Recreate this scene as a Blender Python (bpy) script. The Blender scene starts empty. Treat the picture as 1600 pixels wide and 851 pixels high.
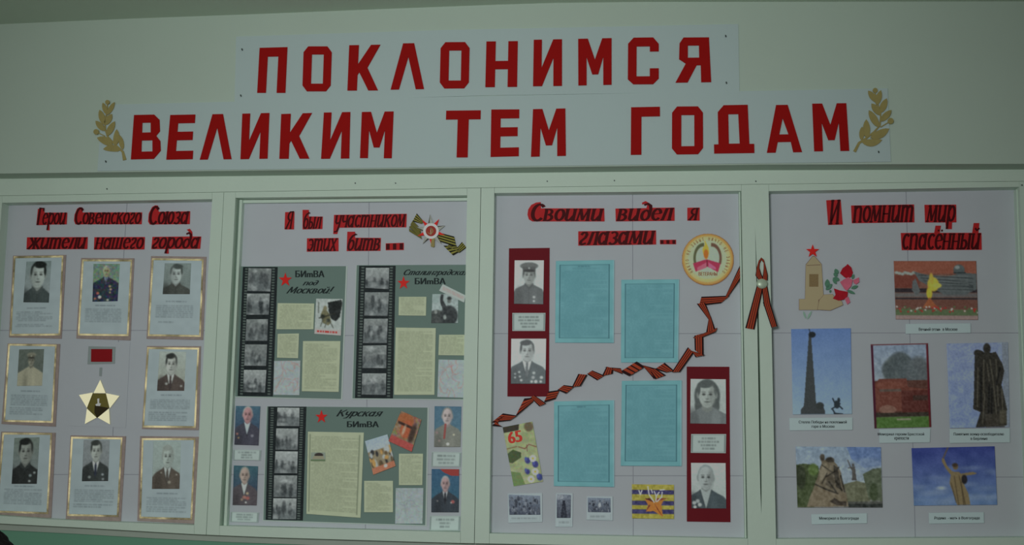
import bpy, math, random
import numpy as np
from mathutils import Vector, Matrix
from mathutils.geometry import tessellate_polygon
rng = np.random.RandomState(7)
random.seed(7)
SC = bpy.context.scene
COL = SC.collection

# ------------------------------------------------------------------ camera (fitted to the two vanishing points)
F = 1746.0
CAM = Vector((0.0, -4.0, 1.5))
Zc = Vector((151, 11430, -1746)).normalized()          # world up in camera space
Xc = Vector((17700, 33, 1746))
Xc = (Xc - Zc * Xc.dot(Zc)).normalized()               # world right in camera space
Yc = Zc.cross(Xc)                                      # into the wall
RW = Matrix((Xc, Yc, Zc))                              # camera space -> world
cam_data = bpy.data.cameras.new('camera')
cam_data.sensor_width = 36.0
cam_data.lens = F / 1600 * 36.0
cam = bpy.data.objects.new('camera', cam_data)
COL.objects.link(cam)
cam.matrix_world = Matrix.Translation(CAM) @ RW.to_4x4()
SC.camera = cam

# ------------------------------------------------------------------ light
SC.view_settings.view_transform = 'Standard'
SC.view_settings.look = 'None'
SC.view_settings.exposure = 0.0
SC.view_settings.gamma = 1.0
SC.view_settings.use_curve_mapping = False
w = bpy.data.worlds.new('room_ambience')
SC.world = w
w.use_nodes = True
w.node_tree.nodes['Background'].inputs[0].default_value = (0.97, 1.0, 0.96, 1)
w.node_tree.nodes['Background'].inputs[1].default_value = 0.165
sp = bpy.data.lights.new('added_wall_spot', 'SPOT')  # unseen spot added to brighten the middle of the wall and dim its edges
sp.energy = 205
sp.color = (0.98, 1.0, 0.99)
sp.spot_size = math.radians(78)
sp.spot_blend = 1.0
sp.shadow_soft_size = 0.35
spo = bpy.data.objects.new('added_wall_spot', sp)
COL.objects.link(spo)
spo.location = (-0.65, -4.3, 2.2)
spo.rotation_euler = (Vector((-0.50, 0.0, 1.76)) - Vector(spo.location)).to_track_quat('-Z', 'Y').to_euler()
wl = bpy.data.lights.new('gold_glint_light', 'AREA')    # unseen light added so the gold star and foil glint
wl.shape = 'RECTANGLE'
wl.size, wl.size_y = 2.6, 2.0
wl.energy = 9
wl.color = (0.97, 1.0, 0.95)
wlo = bpy.data.objects.new('gold_glint_light', wl)
COL.objects.link(wlo)
wlo.location = (-3.5, -4.3, 1.9)
wlo.rotation_euler = (Vector((-1.2, 0, 1.7)) - Vector(wlo.location)).to_track_quat('-Z', 'Y').to_euler()
EILL = 0.40                                            # light reaching the middle of the wall

# ------------------------------------------------------------------ helpers
def at(px, py, d=0.0):
    """point of the plane d metres in front of the wall that the camera sees at a pixel"""
    v = RW @ Vector((px - 800.0, 425.5 - py, -F))
    t = (-d - CAM.y) / v.y
    return CAM + v * t

def K(ox, oy, s):
    return lambda *pts: [(ox + x / s, oy + y / s) for x, y in pts]

def lin(c):
    c = np.asarray(c, float) / 255.0
    return np.where(c <= 0.04045, c / 12.92, ((c + 0.055) / 1.055) ** 2.4)

def alb(c):
    return np.clip(lin(c) / EILL, 0.003, 0.93)

def mat(name, c, rough=0.6, metal=0.0, noise=0.06, nscale=14.0, bump=0.0, bscale=60.0, seen=True, spec=0.15, contrast=False):
    m = bpy.data.materials.new(name)
    m.use_nodes = True
    nt = m.node_tree
    b = nt.nodes['Principled BSDF']
    b.inputs['Roughness'].default_value = rough
    b.inputs['Metallic'].default_value = metal
    b.inputs['Specular IOR Level'].default_value = spec
    col = alb(c) if seen else np.asarray(c, float)
    tc = nt.nodes.new('ShaderNodeTexCoord')
    n = nt.nodes.new('ShaderNodeTexNoise')
    n.inputs['Scale'].default_value = nscale
    n.inputs['Detail'].default_value = 5
    nt.links.new(tc.outputs['Object'], n.inputs['Vector'])
    mx = nt.nodes.new('ShaderNodeMix')
    mx.data_type = 'RGBA'
    if contrast:
        mr = nt.nodes.new('ShaderNodeMapRange')
        mr.inputs['From Min'].default_value = 0.40
        mr.inputs['From Max'].default_value = 0.60
        nt.links.new(n.outputs['Fac'], mr.inputs['Value'])
        nt.links.new(mr.outputs['Result'], mx.inputs['Factor'])
    else:
        nt.links.new(n.outputs['Fac'], mx.inputs['Factor'])
    mx.inputs['A'].default_value = (*np.clip(col * (1 - noise), 0, 1), 1)
    mx.inputs['B'].default_value = (*np.clip(col * (1 + noise), 0, 1), 1)
    nt.links.new(mx.outputs['Result'], b.inputs['Base Color'])
    if bump:
        n2 = nt.nodes.new('ShaderNodeTexNoise')
        n2.inputs['Scale'].default_value = bscale
        n2.inputs['Detail'].default_value = 3
        nt.links.new(tc.outputs['Object'], n2.inputs['Vector'])
        bp = nt.nodes.new('ShaderNodeBump')
        bp.inputs['Strength'].default_value = bump
        bp.inputs['Distance'].default_value = 0.004
        nt.links.new(n2.outputs['Fac'], bp.inputs['Height'])
        nt.links.new(bp.outputs['Normal'], b.inputs['Normal'])
    return m

def print_mat(name, rough):
    m = bpy.data.materials.new(name)
    m.use_nodes = True
    nt = m.node_tree
    b = nt.nodes['Principled BSDF']
    a = nt.nodes.new('ShaderNodeAttribute')
    a.attribute_name = 'Col'
    nt.links.new(a.outputs['Color'], b.inputs['Base Color'])
    b.inputs['Roughness'].default_value = rough
    b.inputs['Specular IOR Level'].default_value = 0.15
    return m

def tag(o, label=None, cat=None, group=None, kind=None):
    for k, v in (('label', label), ('category', cat), ('group', group), ('kind', kind)):
        if v:
            o[k] = v
    return o

def link(name, me, m, parent=None):
    o = bpy.data.objects.new(name, me)
    if m:
        me.materials.append(m)
    COL.objects.link(o)
    if parent:
        o.parent = parent
        o.matrix_parent_inverse = parent.matrix_world.inverted()
    return o

def thing(name, label, cat, loc=(0, 0, 0), group=None):
    o = bpy.data.objects.new(name, None)
    COL.objects.link(o)
    o.location = loc
    o.matrix_world = Matrix.Translation(Vector(loc))
    o.empty_display_size = 0.05
    return tag(o, label, cat, group)

def mesh(name, vs, fs):
    me = bpy.data.meshes.new(name)
    me.from_pydata([tuple(v) for v in vs], [], fs)
    me.update()
    return me

def slab(name, loops, d, thick, m, parent=None, world=False):
    """outline(s) in pixels (first = outer, rest = holes) cut out of sheet material d in front of the wall"""
    if not isinstance(loops[0][0], (tuple, list, Vector)):
        loops = [loops]
    L = [[(Vector(p) if world else at(p[0], p[1], d)) for p in lp] for lp in loops]
    tris = tessellate_polygon(L)
    V = [v for lp in L for v in lp]
    n = len(V)
    fs = []
    for t in tris:
        a, b, c = t
        nrm = (V[b] - V[a]).cross(V[c] - V[a])
        if nrm.y > 0:
            a, b, c = c, b, a
        fs.append((a, b, c))
        fs.append((c + n, b + n, a + n))
    k = 0
    for lp in L:
        q = len(lp)
        ar = sum(lp[i].x * lp[(i + 1) % q].z - lp[(i + 1) % q].x * lp[i].z for i in range(q))
        outer = lp is L[0]
        for i in range(q):
            i0, i1 = k + i, k + (i + 1) % q
            f = (i0, i1, i1 + n, i0 + n)
            if (ar > 0) == outer:
                f = f[::-1]
            fs.append(f)
        k += q
    V2 = V + [v + Vector((0, thick, 0)) for v in V]
    return link(name, mesh(name, V2, fs), m, parent)

def quad_pts(q, d):
    return [at(x, y, d) for x, y in q]

def centre(q, d=0.0):
    x = sum(p[0] for p in q) / len(q)
    y = sum(p[1] for p in q) / len(q)
    return at(x, y, d)

# ------------------------------------------------------------------ printed pictures: a small painter, its colours carried by the sheet's own vertices
class CV:
    def __init__(s, w, h, base):
        s.w, s.h = int(max(6, w)), int(max(6, h))
        s.a = np.ones((s.h, s.w, 3)) * np.asarray(base, float)
        s.X, s.Y = np.meshgrid((np.arange(s.w)) / (s.w - 1.0), (np.arange(s.h)) / (s.h - 1.0))
        s.asp = s.h / s.w
    def mix(s, m, c):
        m = np.clip(m, 0, 1)[..., None]
        s.a = s.a * (1 - m) + np.asarray(c, float) * m
    def rect(s, x0, y0, x1, y1, c, o=1.0):
        sx, sy = 0.5 * s.w, 0.5 * s.h
        m = np.clip((s.X - x0) * s.w + .5, 0, 1) * np.clip((x1 - s.X) * s.w + .5, 0, 1) * np.clip((s.Y - y0) * s.h + .5, 0, 1) * np.clip((y1 - s.Y) * s.h + .5, 0, 1)
        s.mix(m * o, c)
    def ell(s, cx, cy, rx, ry, c, soft=1.5, o=1.0, clip=None):
        r = np.sqrt(((s.X - cx) / rx) ** 2 + ((s.Y - cy) / ry) ** 2)
        m = np.clip((1 - r) * min(rx * s.w, ry * s.h) / soft + .5, 0, 1)
        if clip is not None:
            m = m * clip
        s.mix(m * o, c)
    def poly(s, pts, c, o=1.0):
        x, y = s.X, s.Y
        ins = np.zeros(x.shape, bool)
        n = len(pts)
        for i in range(n):
            x0, y0 = pts[i]
            x1, y1 = pts[(i + 1) % n]
            if y0 == y1:
                continue
            cr = ((y0 > y) != (y1 > y)) & (x < (x1 - x0) * (y - y0) / (y1 - y0) + x0)
            ins ^= cr
        s.mix(ins * o, c)
    def line(s, x0, y0, x1, y1, t, c, o=1.0):
        X, Y = s.X * s.w, s.Y * s.h
        ax, ay, bx, by = x0 * s.w, y0 * s.h, x1 * s.w, y1 * s.h
        L = (bx - ax) ** 2 + (by - ay) ** 2 + 1e-6
        q = np.clip(((X - ax) * (bx - ax) + (Y - ay) * (by - ay)) / L, 0, 1)
        dd = np.hypot(X - ax - q * (bx - ax), Y - ay - q * (by - ay))
        s.mix(np.clip(t / 2 + .5 - dd, 0, 1) * o, c)
    def grad(s, y0, y1, c0, c1):
        t = np.clip((s.Y - y0) / (y1 - y0), 0, 1)[..., None]
        m = ((s.Y >= y0) & (s.Y <= y1))[..., None]
        s.a = np.where(m, np.asarray(c0, float) * (1 - t) + np.asarray(c1, float) * t, s.a)
    def noise(s, amp, cell=3, mask=None, mono=True):
        def one():
            g = rng.rand(int(s.h / cell) + 3, int(s.w / cell) + 3) - .5
            yy = np.arange(s.h) / cell
            xx = np.arange(s.w) / cell
            y0, x0 = yy.astype(int), xx.astype(int)
            fy, fx = (yy - y0)[:, None], (xx - x0)[None]
            fy, fx = fy * fy * (3 - 2 * fy), fx * fx * (3 - 2 * fx)
            A, B, C, D = g[np.ix_(y0, x0)], g[np.ix_(y0, x0 + 1)], g[np.ix_(y0 + 1, x0)], g[np.ix_(y0 + 1, x0 + 1)]
            return (A * (1 - fx) + B * fx) * (1 - fy) + (C * (1 - fx) + D * fx) * fy
        n = one()[..., None] * np.ones(3) if mono else np.stack([one(), one(), one()], -1)
        if mask is not None:
            n = n * mask[..., None]
        s.a = s.a + n * 2 * amp
    def blur(s, k=1):
        for _ in range(k):
            p = np.pad(s.a, ((1, 1), (1, 1), (0, 0)), 'edge')
            p = (p[:-2] + 2 * p[1:-1] + p[2:]) / 4
            s.a = (p[:, :-2] + 2 * p[:, 1:-1] + p[:, 2:]) / 4
    def text(s, x0, y0, x1, y1, rows, ink, o=0.5, ragged=0.0, center=False):
        dy = (y1 - y0) / rows
        for r in range(rows):
            a, b = x0, x1
            if center:
                k = rng.rand() * (x1 - x0) * .3
                a, b = a + k, b - k
            elif rng.rand() < .25:
                b = x0 + (x1 - x0) * (0.45 + .5 * rng.rand())
                if rng.rand() < .5:
                    a = x0 + (x1 - x0) * .06
            x = a
            yc = y0 + dy * (r + .5)
            while x < b:
                wl = (2 + rng.rand() * 7) / s.w * 1.4
                s.rect(x, yc - dy * .28, min(x + wl, b), yc + dy * .28, ink, o * (.6 + .4 * rng.rand()))
                x += wl + 1.4 / s.w
    def star(s, cx, cy, r, c, rot=-90, k=.39):
        pts = []
        for i in range(10):
            q = math.radians(rot + i * 36)
            rr = r if i % 2 == 0 else r * k
            pts.append((cx + rr * math.cos(q), cy + rr * math.sin(q) / s.asp))
        s.poly(pts, c)

PRINT = print_mat('printed_paper', 0.55)
GLOSS = print_mat('glossy_print', 0.35)

def sheet(name, q, cv, d, parent=None, m=None, thick=0.0009, mask=None):
    P = [np.array(p) for p in quad_pts(q, d)]
    h, wd = cv.h, cv.w
    u = cv.X[..., None]
    v = cv.Y[..., None]
    G = (P[0] * (1 - u) + P[1] * u) * (1 - v) + (P[3] * (1 - u) + P[2] * u) * v
    C = np.clip(alb(np.clip(cv.a, 0, 255)), 0, 1)
    idx = np.arange(h * wd).reshape(h, wd)
    Fq = np.stack([idx[:-1, :-1], idx[1:, :-1], idx[1:, 1:], idx[:-1, 1:]], -1).reshape(-1, 4)
    if mask is not None:
        keep = mask[:-1, :-1].reshape(-1)
        Fq = Fq[keep]
    V = G.reshape(-1, 3)
    # rim of the sheet
    ring = np.concatenate([idx[0, :], idx[1:, -1], idx[-1, -2::-1], idx[-2:0:-1, 0]])
    n0 = len(V)
    back = V[ring] + np.array([0, thick, 0])
    nr = len(ring)
    V = np.concatenate([V, back])
    Cc = np.concatenate([C.reshape(-1, 3), C.reshape(-1, 3)[ring]])
    j = np.arange(nr)
    j1 = (j + 1) % nr
    if mask is None:
        S = np.stack([ring[j], ring[j1], n0 + j1, n0 + j], -1)
        Fq = np.concatenate([Fq, S])
    me = bpy.data.meshes.new(name)
    me.vertices.add(len(V))
    me.vertices.foreach_set('co', V.astype(np.float32).ravel())
    me.loops.add(len(Fq) * 4)
    me.loops.foreach_set('vertex_index', Fq.astype(np.int32).ravel())
    me.polygons.add(len(Fq))
    me.polygons.foreach_set('loop_start', (np.arange(len(Fq)) * 4).astype(np.int32))
    me.update(calc_edges=True)
    at_ = me.color_attributes.new('Col', 'FLOAT_COLOR', 'POINT')
    at_.data.foreach_set('color', np.concatenate([Cc, np.ones((len(Cc), 1))], 1).astype(np.float32).ravel())
    return link(name, me, m or PRINT, parent)

def cvq(q, base, res=1.25):
    w_ = (math.dist(q[0], q[1]) + math.dist(q[3], q[2])) / 2
    h_ = (math.dist(q[0], q[3]) + math.dist(q[1], q[2])) / 2
    return CV(w_ * res, h_ * res, base)

def sub(q, x0, y0, x1, y1):
    def b(u, v):
        return tuple((q[0][i] * (1 - u) + q[1][i] * u) * (1 - v) + (q[3][i] * (1 - u) + q[2][i] * u) * v for i in (0, 1))
    return [b(x0, y0), b(x1, y0), b(x1, y1), b(x0, y1)]

_xh = {}
def text_mesh(s, shear=0.0, bold=0.0, spacing=1.0):
    cu = bpy.data.curves.new('t', 'FONT')
    cu.body = s
    cu.size = 1.0
    cu.shear = shear
    cu.offset = bold
    cu.space_character = spacing
    cu.resolution_u = 3
    o = bpy.data.objects.new('t', cu)
    COL.objects.link(o)
    dg = bpy.context.evaluated_depsgraph_get()
    me = bpy.data.meshes.new_from_object(o.evaluated_get(dg))
    bpy.data.objects.remove(o)
    bpy.data.curves.remove(cu)
    co = np.zeros(len(me.vertices) * 3, np.float32)
    me.vertices.foreach_get('co', co)
    co = co.reshape(-1, 3)
    return me, co

def text(name, s, q, d, m, parent=None, shear=0.0, bold=0.0, xheight=False, spacing=1.0, serif=False):
    """letters fitted to the quad q: whole height, or the height of the small letters only"""
    me, co = text_mesh(s, shear, 0.0, spacing)
    if not len(co):
        return None
    if bold:
        nv = len(co)
        polys = [tuple(p.vertices) for p in me.polygons]
        shifts = [0.0] + [bold * k for k in ((-1, 1) if bold < .03 else (-1, -.5, .5, 1))]
        allv = [co + np.array([dx, 0, 0], np.float32) for dx in shifts]
        dep = np.concatenate([np.full(nv, i * 0.00004) for i in range(len(shifts))])
        allp = [tuple(v + i * nv for v in p) for i in range(len(shifts)) for p in polys]
        co = np.concatenate(allv)
        if serif:
            x0_, x1_ = co[:, 0].min(), co[:, 0].max()
            yy = [(-0.012, 0.045), (0.495, 0.55)]
            rr = np.random.RandomState(len(s))
            ev, ep = [], []
            for ya, yb in yy:
                x = x0_ + .02
                while x < x1_ - .1:
                    wl = .09 + .1 * rr.rand()
                    b0 = nv * len(shifts) + len(ev)
                    sk = shear * ya
                    ev += [(x + sk, ya, 0), (x + sk + wl, ya, 0), (x + sk + wl, yb, 0), (x + sk, yb, 0)]
                    ep.append((b0, b0 + 1, b0 + 2, b0 + 3))
                    x += wl + .05 + .07 * rr.rand()
            co = np.concatenate([co, np.array(ev, np.float32)])
            dep = np.concatenate([dep, np.full(len(ev), .0003)])
            allp += ep
        me = bpy.data.meshes.new(name)
        me.from_pydata(co.tolist(), [], allp)
    else:
        dep = np.zeros(len(co))
    x0, x1 = co[:, 0].min(), co[:, 0].max()
    if xheight:
        y0, y1 = -.012, 0.55
    else:
        y0, y1 = co[:, 1].min(), co[:, 1].max()
    P = [np.array(p) for p in quad_pts(q, d)]
    u = ((co[:, 0] - x0) / (x1 - x0))[:, None]
    v = (1 - (co[:, 1] - y0) / (y1 - y0))[:, None]
    G = (P[0] * (1 - u) + P[1] * u) * (1 - v) + (P[3] * (1 - u) + P[2] * u) * v
    G[:, 1] -= dep
    me.vertices.foreach_set('co', G.astype(np.float32).ravel())
    me.update()
    me.name = name
    me.materials.clear()
    return link(name, me, m, parent)

# ------------------------------------------------------------------ an italic book hand for the headings, drawn stroke by stroke
def arc(cx, cy, rx, ry, a0, a1, n=14):
    return [(cx + rx * math.cos(math.radians(a0 + (a1 - a0) * i / n)), cy + ry * math.sin(math.radians(a0 + (a1 - a0) * i / n))) for i in range(n + 1)]
def Vs(x, h=1.0):
    return (1, [(x, 0), (x, h)])
HND = {
    'о': (.62, [(1, arc(.3, .5, .23, .45, 0, 360, 18))]),
    'а': (.72, [(1, arc(.27, .48, .2, .43, 40, 330)), (1, [(.52, 1), (.52, 0)])]),
    'е': (.6, [(1, arc(.3, .5, .23, .45, 12, 318)), (.6, [(.08, .52), (.52, .57)])]),
    'ё': (.6, [(1, arc(.3, .5, .23, .45, 12, 318)), (.6, [(.08, .52), (.52, .57)]), (1, [(.14, 1.2), (.22, 1.2)]), (1, [(.4, 1.2), (.48, 1.2)])]),
    'с': (.56, [(1, arc(.3, .5, .23, .45, 48, 312))]),
    'и': (.72, [(1, [(.1, 1), (.1, .15), (.2, .03), (.34, .08), (.5, .4)]), Vs(.54)]),
    'й': (.72, [(1, [(.1, 1), (.1, .15), (.2, .03), (.34, .08), (.5, .4)]), Vs(.54), (.7, [(.18, 1.34), (.32, 1.2), (.48, 1.34)])]),
    'н': (.7, [Vs(.1), Vs(.54), (.7, [(.1, .5), (.54, .5)])]),
    'п': (.7, [Vs(.1), (1, [(.1, .8), (.28, .96), (.44, .96), (.53, .8), (.53, 0)])]),
    'т': (.98, [Vs(.1), (1, [(.1, .8), (.26, .96), (.38, .94), (.44, .8), (.44, 0)]), (1, [(.44, .8), (.6, .96), (.72, .94), (.8, .8), (.8, 0)])]),
    'р': (.68, [(1, [(.12, 1), (.12, -.42)]), (1, arc(.36, .5, .22, .44, 150, -150))]),
    'в': (.64, [Vs(.1), (.9, arc(.24, .74, .2, .22, 90, -90, 8)), (1, arc(.24, .27, .25, .25, 90, -90, 8)), (.6, [(.1, .96), (.24, .96)]), (.6, [(.1, .03), (.24, .03)])]),
    'л': (.64, [(1, [(.02, .05), (.12, .05), (.24, .96)]), (.6, [(.24, .96), (.52, .96)]), Vs(.52)]),
    'м': (.84, [(.6, [(.05, 0), (.14, 1)]), (1, [(.14, 1), (.38, .08)]), (.6, [(.38, .08), (.62, 1)]), (1, [(.64, 1), (.68, 0)])]),
    'к': (.66, [Vs(.1), (.9, [(.54, .98), (.18, .5)]), (1, [(.26, .56), (.56, 0)])]),
    'г': (.54, [(1, [(.08, .78), (.18, .95), (.34, .95), (.42, .78), (.36, .55), (.14, .3), (.12, .1), (.24, .03), (.44, .12)])]),
    'ю': (.82, [Vs(.1), (.6, [(.1, .5), (.3, .5)]), (1, arc(.5, .5, .2, .45, 0, 360, 16))]),
    'з': (.54, [(.9, arc(.22, .73, .2, .23, 140, -90, 9)), (1, arc(.22, .27, .23, .24, 90, -145, 9))]),
    'ж': (.95, [Vs(.45), (1, [(.08, 1), (.36, .5), (.04, 0)]), (1, [(.82, 1), (.54, .5), (.86, 0)])]),
    'ш': (.98, [Vs(.1), Vs(.44), Vs(.78), (.6, [(.1, .05), (.78, .05)])]),
    'д': (.66, [(1, arc(.3, .44, .22, .4, 0, 360, 16)), (1, [(.52, .35), (.54, .9), (.46, 1.25), (.28, 1.4), (.1, 1.3)])]),
    'б': (.64, [(1, arc(.3, .44, .22, .4, 0, 360, 16)), (1, [(.08, .45), (.1, .9), (.26, 1.2), (.52, 1.36)])]),
    'ы': (.82, [Vs(.1), (1, arc(.26, .3, .2, .27, 110, -110, 9)), Vs(.66)]),
    'у': (.66, [(1, [(.1, 1), (.12, .45), (.24, .3), (.48, .4)]), (1, [(.54, 1), (.5, .1), (.38, -.36), (.12, -.4)])]),
    'ч': (.66, [(1, [(.1, 1), (.12, .58), (.24, .44), (.5, .5)]), Vs(.54)]),
    'э': (.58, [(1, arc(.22, .5, .25, .45, 130, -130)), (.6, [(.2, .5), (.46, .5)])]),
    'х': (.62, [(1, [(.08, 1), (.5, 0)]), (.8, [(.54, 1), (.06, 0)])]),
    'я': (.66, [Vs(.52), (.9, arc(.34, .72, .22, .24, 90, 270, 8)), (1, [(.34, .48), (.08, 0)]), (.6, [(.34, .96), (.52, .96)]), (.6, [(.34, .48), (.52, .48)])]),
    'Г': (.6, [(1.2, [(.14, 0), (.14, 1.4)]), (.8, [(.14, 1.36), (.54, 1.36), (.56, 1.15)])]),
    'С': (.78, [(1.2, arc(.42, .7, .34, .68, 45, 315, 18))]),
    'И': (.8, [Vs(.12, 1.36), Vs(.6, 1.36), (.7, [(.14, .1), (.58, 1.26)])]),
    'Я': (.74, [Vs(.58, 1.36), (1, arc(.38, 1.0, .26, .32, 90, 270, 9)), (1, [(.38, .68), (.08, 0)]), (.7, [(.38, 1.32), (.58, 1.32)]), (.7, [(.38, .68), (.58, .68)])]),
    'М': (1.05, [(.9, [(.05, 0), (.2, 1.36)]), (1, [(.2, 1.36), (.48, .2)]), (.9, [(.48, .2), (.82, 1.36)]), (1, [(.82, 1.36), (.88, 0)])]),
    'К': (.85, [Vs(.14, 1.36), (.9, [(.74, 1.36), (.24, .7)]), (1, [(.34, .8), (.76, 0)])]),
    '!': (.35, [(1, [(.14, .4), (.2, 1.4)]), (1, [(.1, .0), (.12, .12)])]),
}
def hand(name, s, q, d, m, parent, weight=.15, shear=.18, xheight=True, serif=True):
    V, P = [], []
    x = 0.0
    for ch in s:
        adv, strokes = HND[ch]
        for wf, pts in strokes:
            wd = weight * wf / 2
            for i in range(len(pts) - 1):
                (xa, ya), (xb, yb) = pts[i], pts[i + 1]
                L = math.hypot(xb - xa, yb - ya) or 1e-6
                ex = min(.025, weight * .25)
                dx, dy = (xb - xa) / L, (yb - ya) / L
                # a broad nib: upright strokes are fat, level ones thinner
                w_ = wd * (.62 + .38 * abs(dy))
                nx, ny = -dy * w_, dx * w_
                b = len(V)
                xa2, ya2, xb2, yb2 = xa - dx * ex, ya - dy * ex, xb + dx * ex, yb + dy * ex
                V += [(x + xa2 + nx, ya2 + ny), (x + xa2 - nx, ya2 - ny), (x + xb2 - nx, yb2 - ny), (x + xb2 + nx, yb2 + ny)]
                P.append((b, b + 1, b + 2, b + 3))
            if serif:
                for px, py in (pts[0], pts[-1]):
                    if (abs(py) < .01 or abs(py - 1) < .01 or abs(py - 1.36) < .01) and len(pts) < 7:
                        yc = .035 if py < .5 else py - .035
                        b = len(V)
                        V += [(x + px - .13, yc - .04), (x + px + .13, yc - .04), (x + px + .13, yc + .04), (x + px - .13, yc + .04)]
                        P.append((b, b + 1, b + 2, b + 3))
        x += adv
    co = np.array([(a + shear * b, b) for a, b in V])
    x0, x1 = co[:, 0].min(), co[:, 0].max()
    y0, y1 = (-.01, 1.01) if xheight else (co[:, 1].min(), co[:, 1].max())
    Q = [np.array(p) for p in quad_pts(q, d)]
    u = ((co[:, 0] - x0) / (x1 - x0))[:, None]
    v = (1 - (co[:, 1] - y0) / (y1 - y0))[:, None]
    G = (Q[0] * (1 - u) + Q[1] * u) * (1 - v) + (Q[3] * (1 - u) + Q[2] * u) * v
    G[:, 1] -= np.repeat((np.arange(len(G) // 4) % 6) * 0.00002, 4)
    return link(name, mesh(name, [tuple(g) for g in G], P), m, parent)

# ------------------------------------------------------------------ materials
M = {}
M['wall'] = mat('white_wall_paint', (131, 143, 134), 0.7, noise=0.03, nscale=3, bump=0.15, bscale=25)
M['green'] = mat('green_wall_paint', (76, 112, 94), 0.6, noise=0.04, nscale=5)
M['frame'] = mat('white_gloss_paint', (145, 158, 148), 0.45, noise=0.03, nscale=8, bump=0.25, bscale=40)
M['ceil'] = mat('ceiling_paint', (140, 152, 140), 0.8, noise=0.03)
M['floor'] = mat('brown_linoleum', (0.20, 0.15, 0.11), 0.5, seen=False)
M['banner'] = mat('banner_white', (130, 143, 143), 0.5, noise=0.015, nscale=4)
M['red'] = mat('red_letter_card', (112, 6, 5), 0.7, noise=0.05)
M['gold'] = mat('dull_gold_card', (112, 103, 64), 0.5, noise=0.12, nscale=60)
M['screw'] = mat('dark_screw', (55, 62, 60), 0.4, metal=0.5)
M['lilac'] = mat('lilac_backing_paper', (137, 141, 146), 0.75, noise=0.035, nscale=9)
M['seam'] = mat('grey_seam_board', (116, 118, 125), 0.8)
M['strip'] = mat('heading_red', (138, 27, 29), 0.6, noise=0.12, nscale=30)
M['ink'] = mat('heading_dark_ink', (52, 6, 9), 0.6, noise=0.02)
M['black'] = mat('black_ink', (26, 34, 34), 0.6)
M['star'] = mat('star_red', (170, 28, 24), 0.5)
M['card'] = mat('grey_green_card', (84, 100, 95), 0.7, noise=0.03, nscale=10)
M['maroon'] = mat('maroon_card', (80, 14, 22), 0.65, noise=0.05)
M['tan'] = mat('tan_card', (135, 124, 98), 0.7, noise=0.03)
M['tan_dark'] = mat('tan_card_brown_print', (104, 88, 62), 0.7, noise=0.25, nscale=300)
M['edge'] = mat('thin_brown_outline', (92, 70, 62), 0.7)
M['foil'] = mat('gold_foil', (0.62, 0.53, 0.31), 0.22, metal=0.9, noise=0.5, nscale=12, bump=0.4, bscale=22, seen=False, contrast=True)  # bright and dull patches in the colour stand in for glints
M['marble'] = mat('pinkish_marbled_border', (118, 106, 102), 0.6, noise=0.28, nscale=60)
M['mirror_gold'] = mat('pale_gold_star', (0.95, 0.89, 0.60), 0.16, metal=1.0, noise=0.02, seen=False)
M['olive'] = mat('dark_bronze', (78, 72, 32), 0.3, metal=0.2)
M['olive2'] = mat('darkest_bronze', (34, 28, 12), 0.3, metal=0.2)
M['bar'] = mat('order_ribbon_red', (105, 12, 18), 0.6)
M['grey'] = mat('grey_metal', (108, 116, 116), 0.45, metal=0.2)
M['pinbtn'] = mat('grey_button', (128, 140, 124), 0.35, metal=0.2, noise=0.15, nscale=120)
M['hair'] = mat('black_hair', (0.006, 0.005, 0.005), 0.6, seen=False)
M['skin'] = mat('skin', (0.45, 0.27, 0.19), 0.6, seen=False)
M['cloth'] = mat('dark_jumper', (0.02, 0.02, 0.03), 0.9, seen=False)
M['trousers'] = mat('grey_trousers', (0.05, 0.05, 0.06), 0.9, seen=False)

def interp(tab, x):
    xs = [t[0] for t in tab]
    ys = [t[1] for t in tab]
    if x < xs[0]:
        return ys[0] + (x - xs[0]) * (ys[1] - ys[0]) / (xs[1] - xs[0])
    if x > xs[-1]:
        return ys[-1] + (x - xs[-1]) * (ys[-1] - ys[-2]) / (xs[-1] - xs[-2])
    return float(np.interp(x, xs, ys))

# ------------------------------------------------------------------ the setting
XW = 5.5
CEIL = [(-60, 40.5), (0, 37.8), (200, 29.2), (400, 22), (600, 14), (780, 7.2), (870, 4.5), (1000, 3), (1200, 2.8), (1500, 2.4), (1660, 2)]
GRT = [(-60, 271.6), (0, 271), (360, 266.7), (760, 262), (1190, 257), (1660, 255.5)]
DF = 0.115                                             # how far the wall above overhangs
top = [at(x, y, DF) for x, y in CEIL]
bot = [at(x, y, DF) for x, y in GRT]
zt0, zt1 = top[0].z, top[-1].z
loop = [Vector((-XW, -DF, zt0))] + top + [Vector((XW, -DF, zt1)), Vector((XW, -DF, bot[-1].z))] + bot[::-1] + [Vector((-XW, -DF, bot[0].z))]
o = slab('wall_back', [loop], DF, DF + 0.06, M['wall'], world=True)
tag(o, kind='structure')
vs = [(-XW, 0.06, 0.9), (XW, 0.06, 0.9), (XW, 0.06, 3.3), (-XW, 0.06, 3.3)]
tag(link('wall_back_core', mesh('wall_back_core', vs, [(0, 1, 2, 3)]), M['wall']), kind='structure')
zb = at(800, 860, 0).z
BOT = [(-60, 814), (0, 817.5), (120, 823.5), (300, 834), (420, 839), (700, 847.5), (830, 850), (1200, 856), (1660, 856)]
lw = [at(x, y - 6, 0) for x, y in BOT]
tag(slab('wall_back_lower', [[Vector((-XW, 0, lw[0].z))] + lw + [Vector((XW, 0, lw[-1].z)), Vector((XW, 0, 0)), Vector((-XW, 0, 0))]], 0, 0.06, M['green'], world=True), kind='structure')
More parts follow.
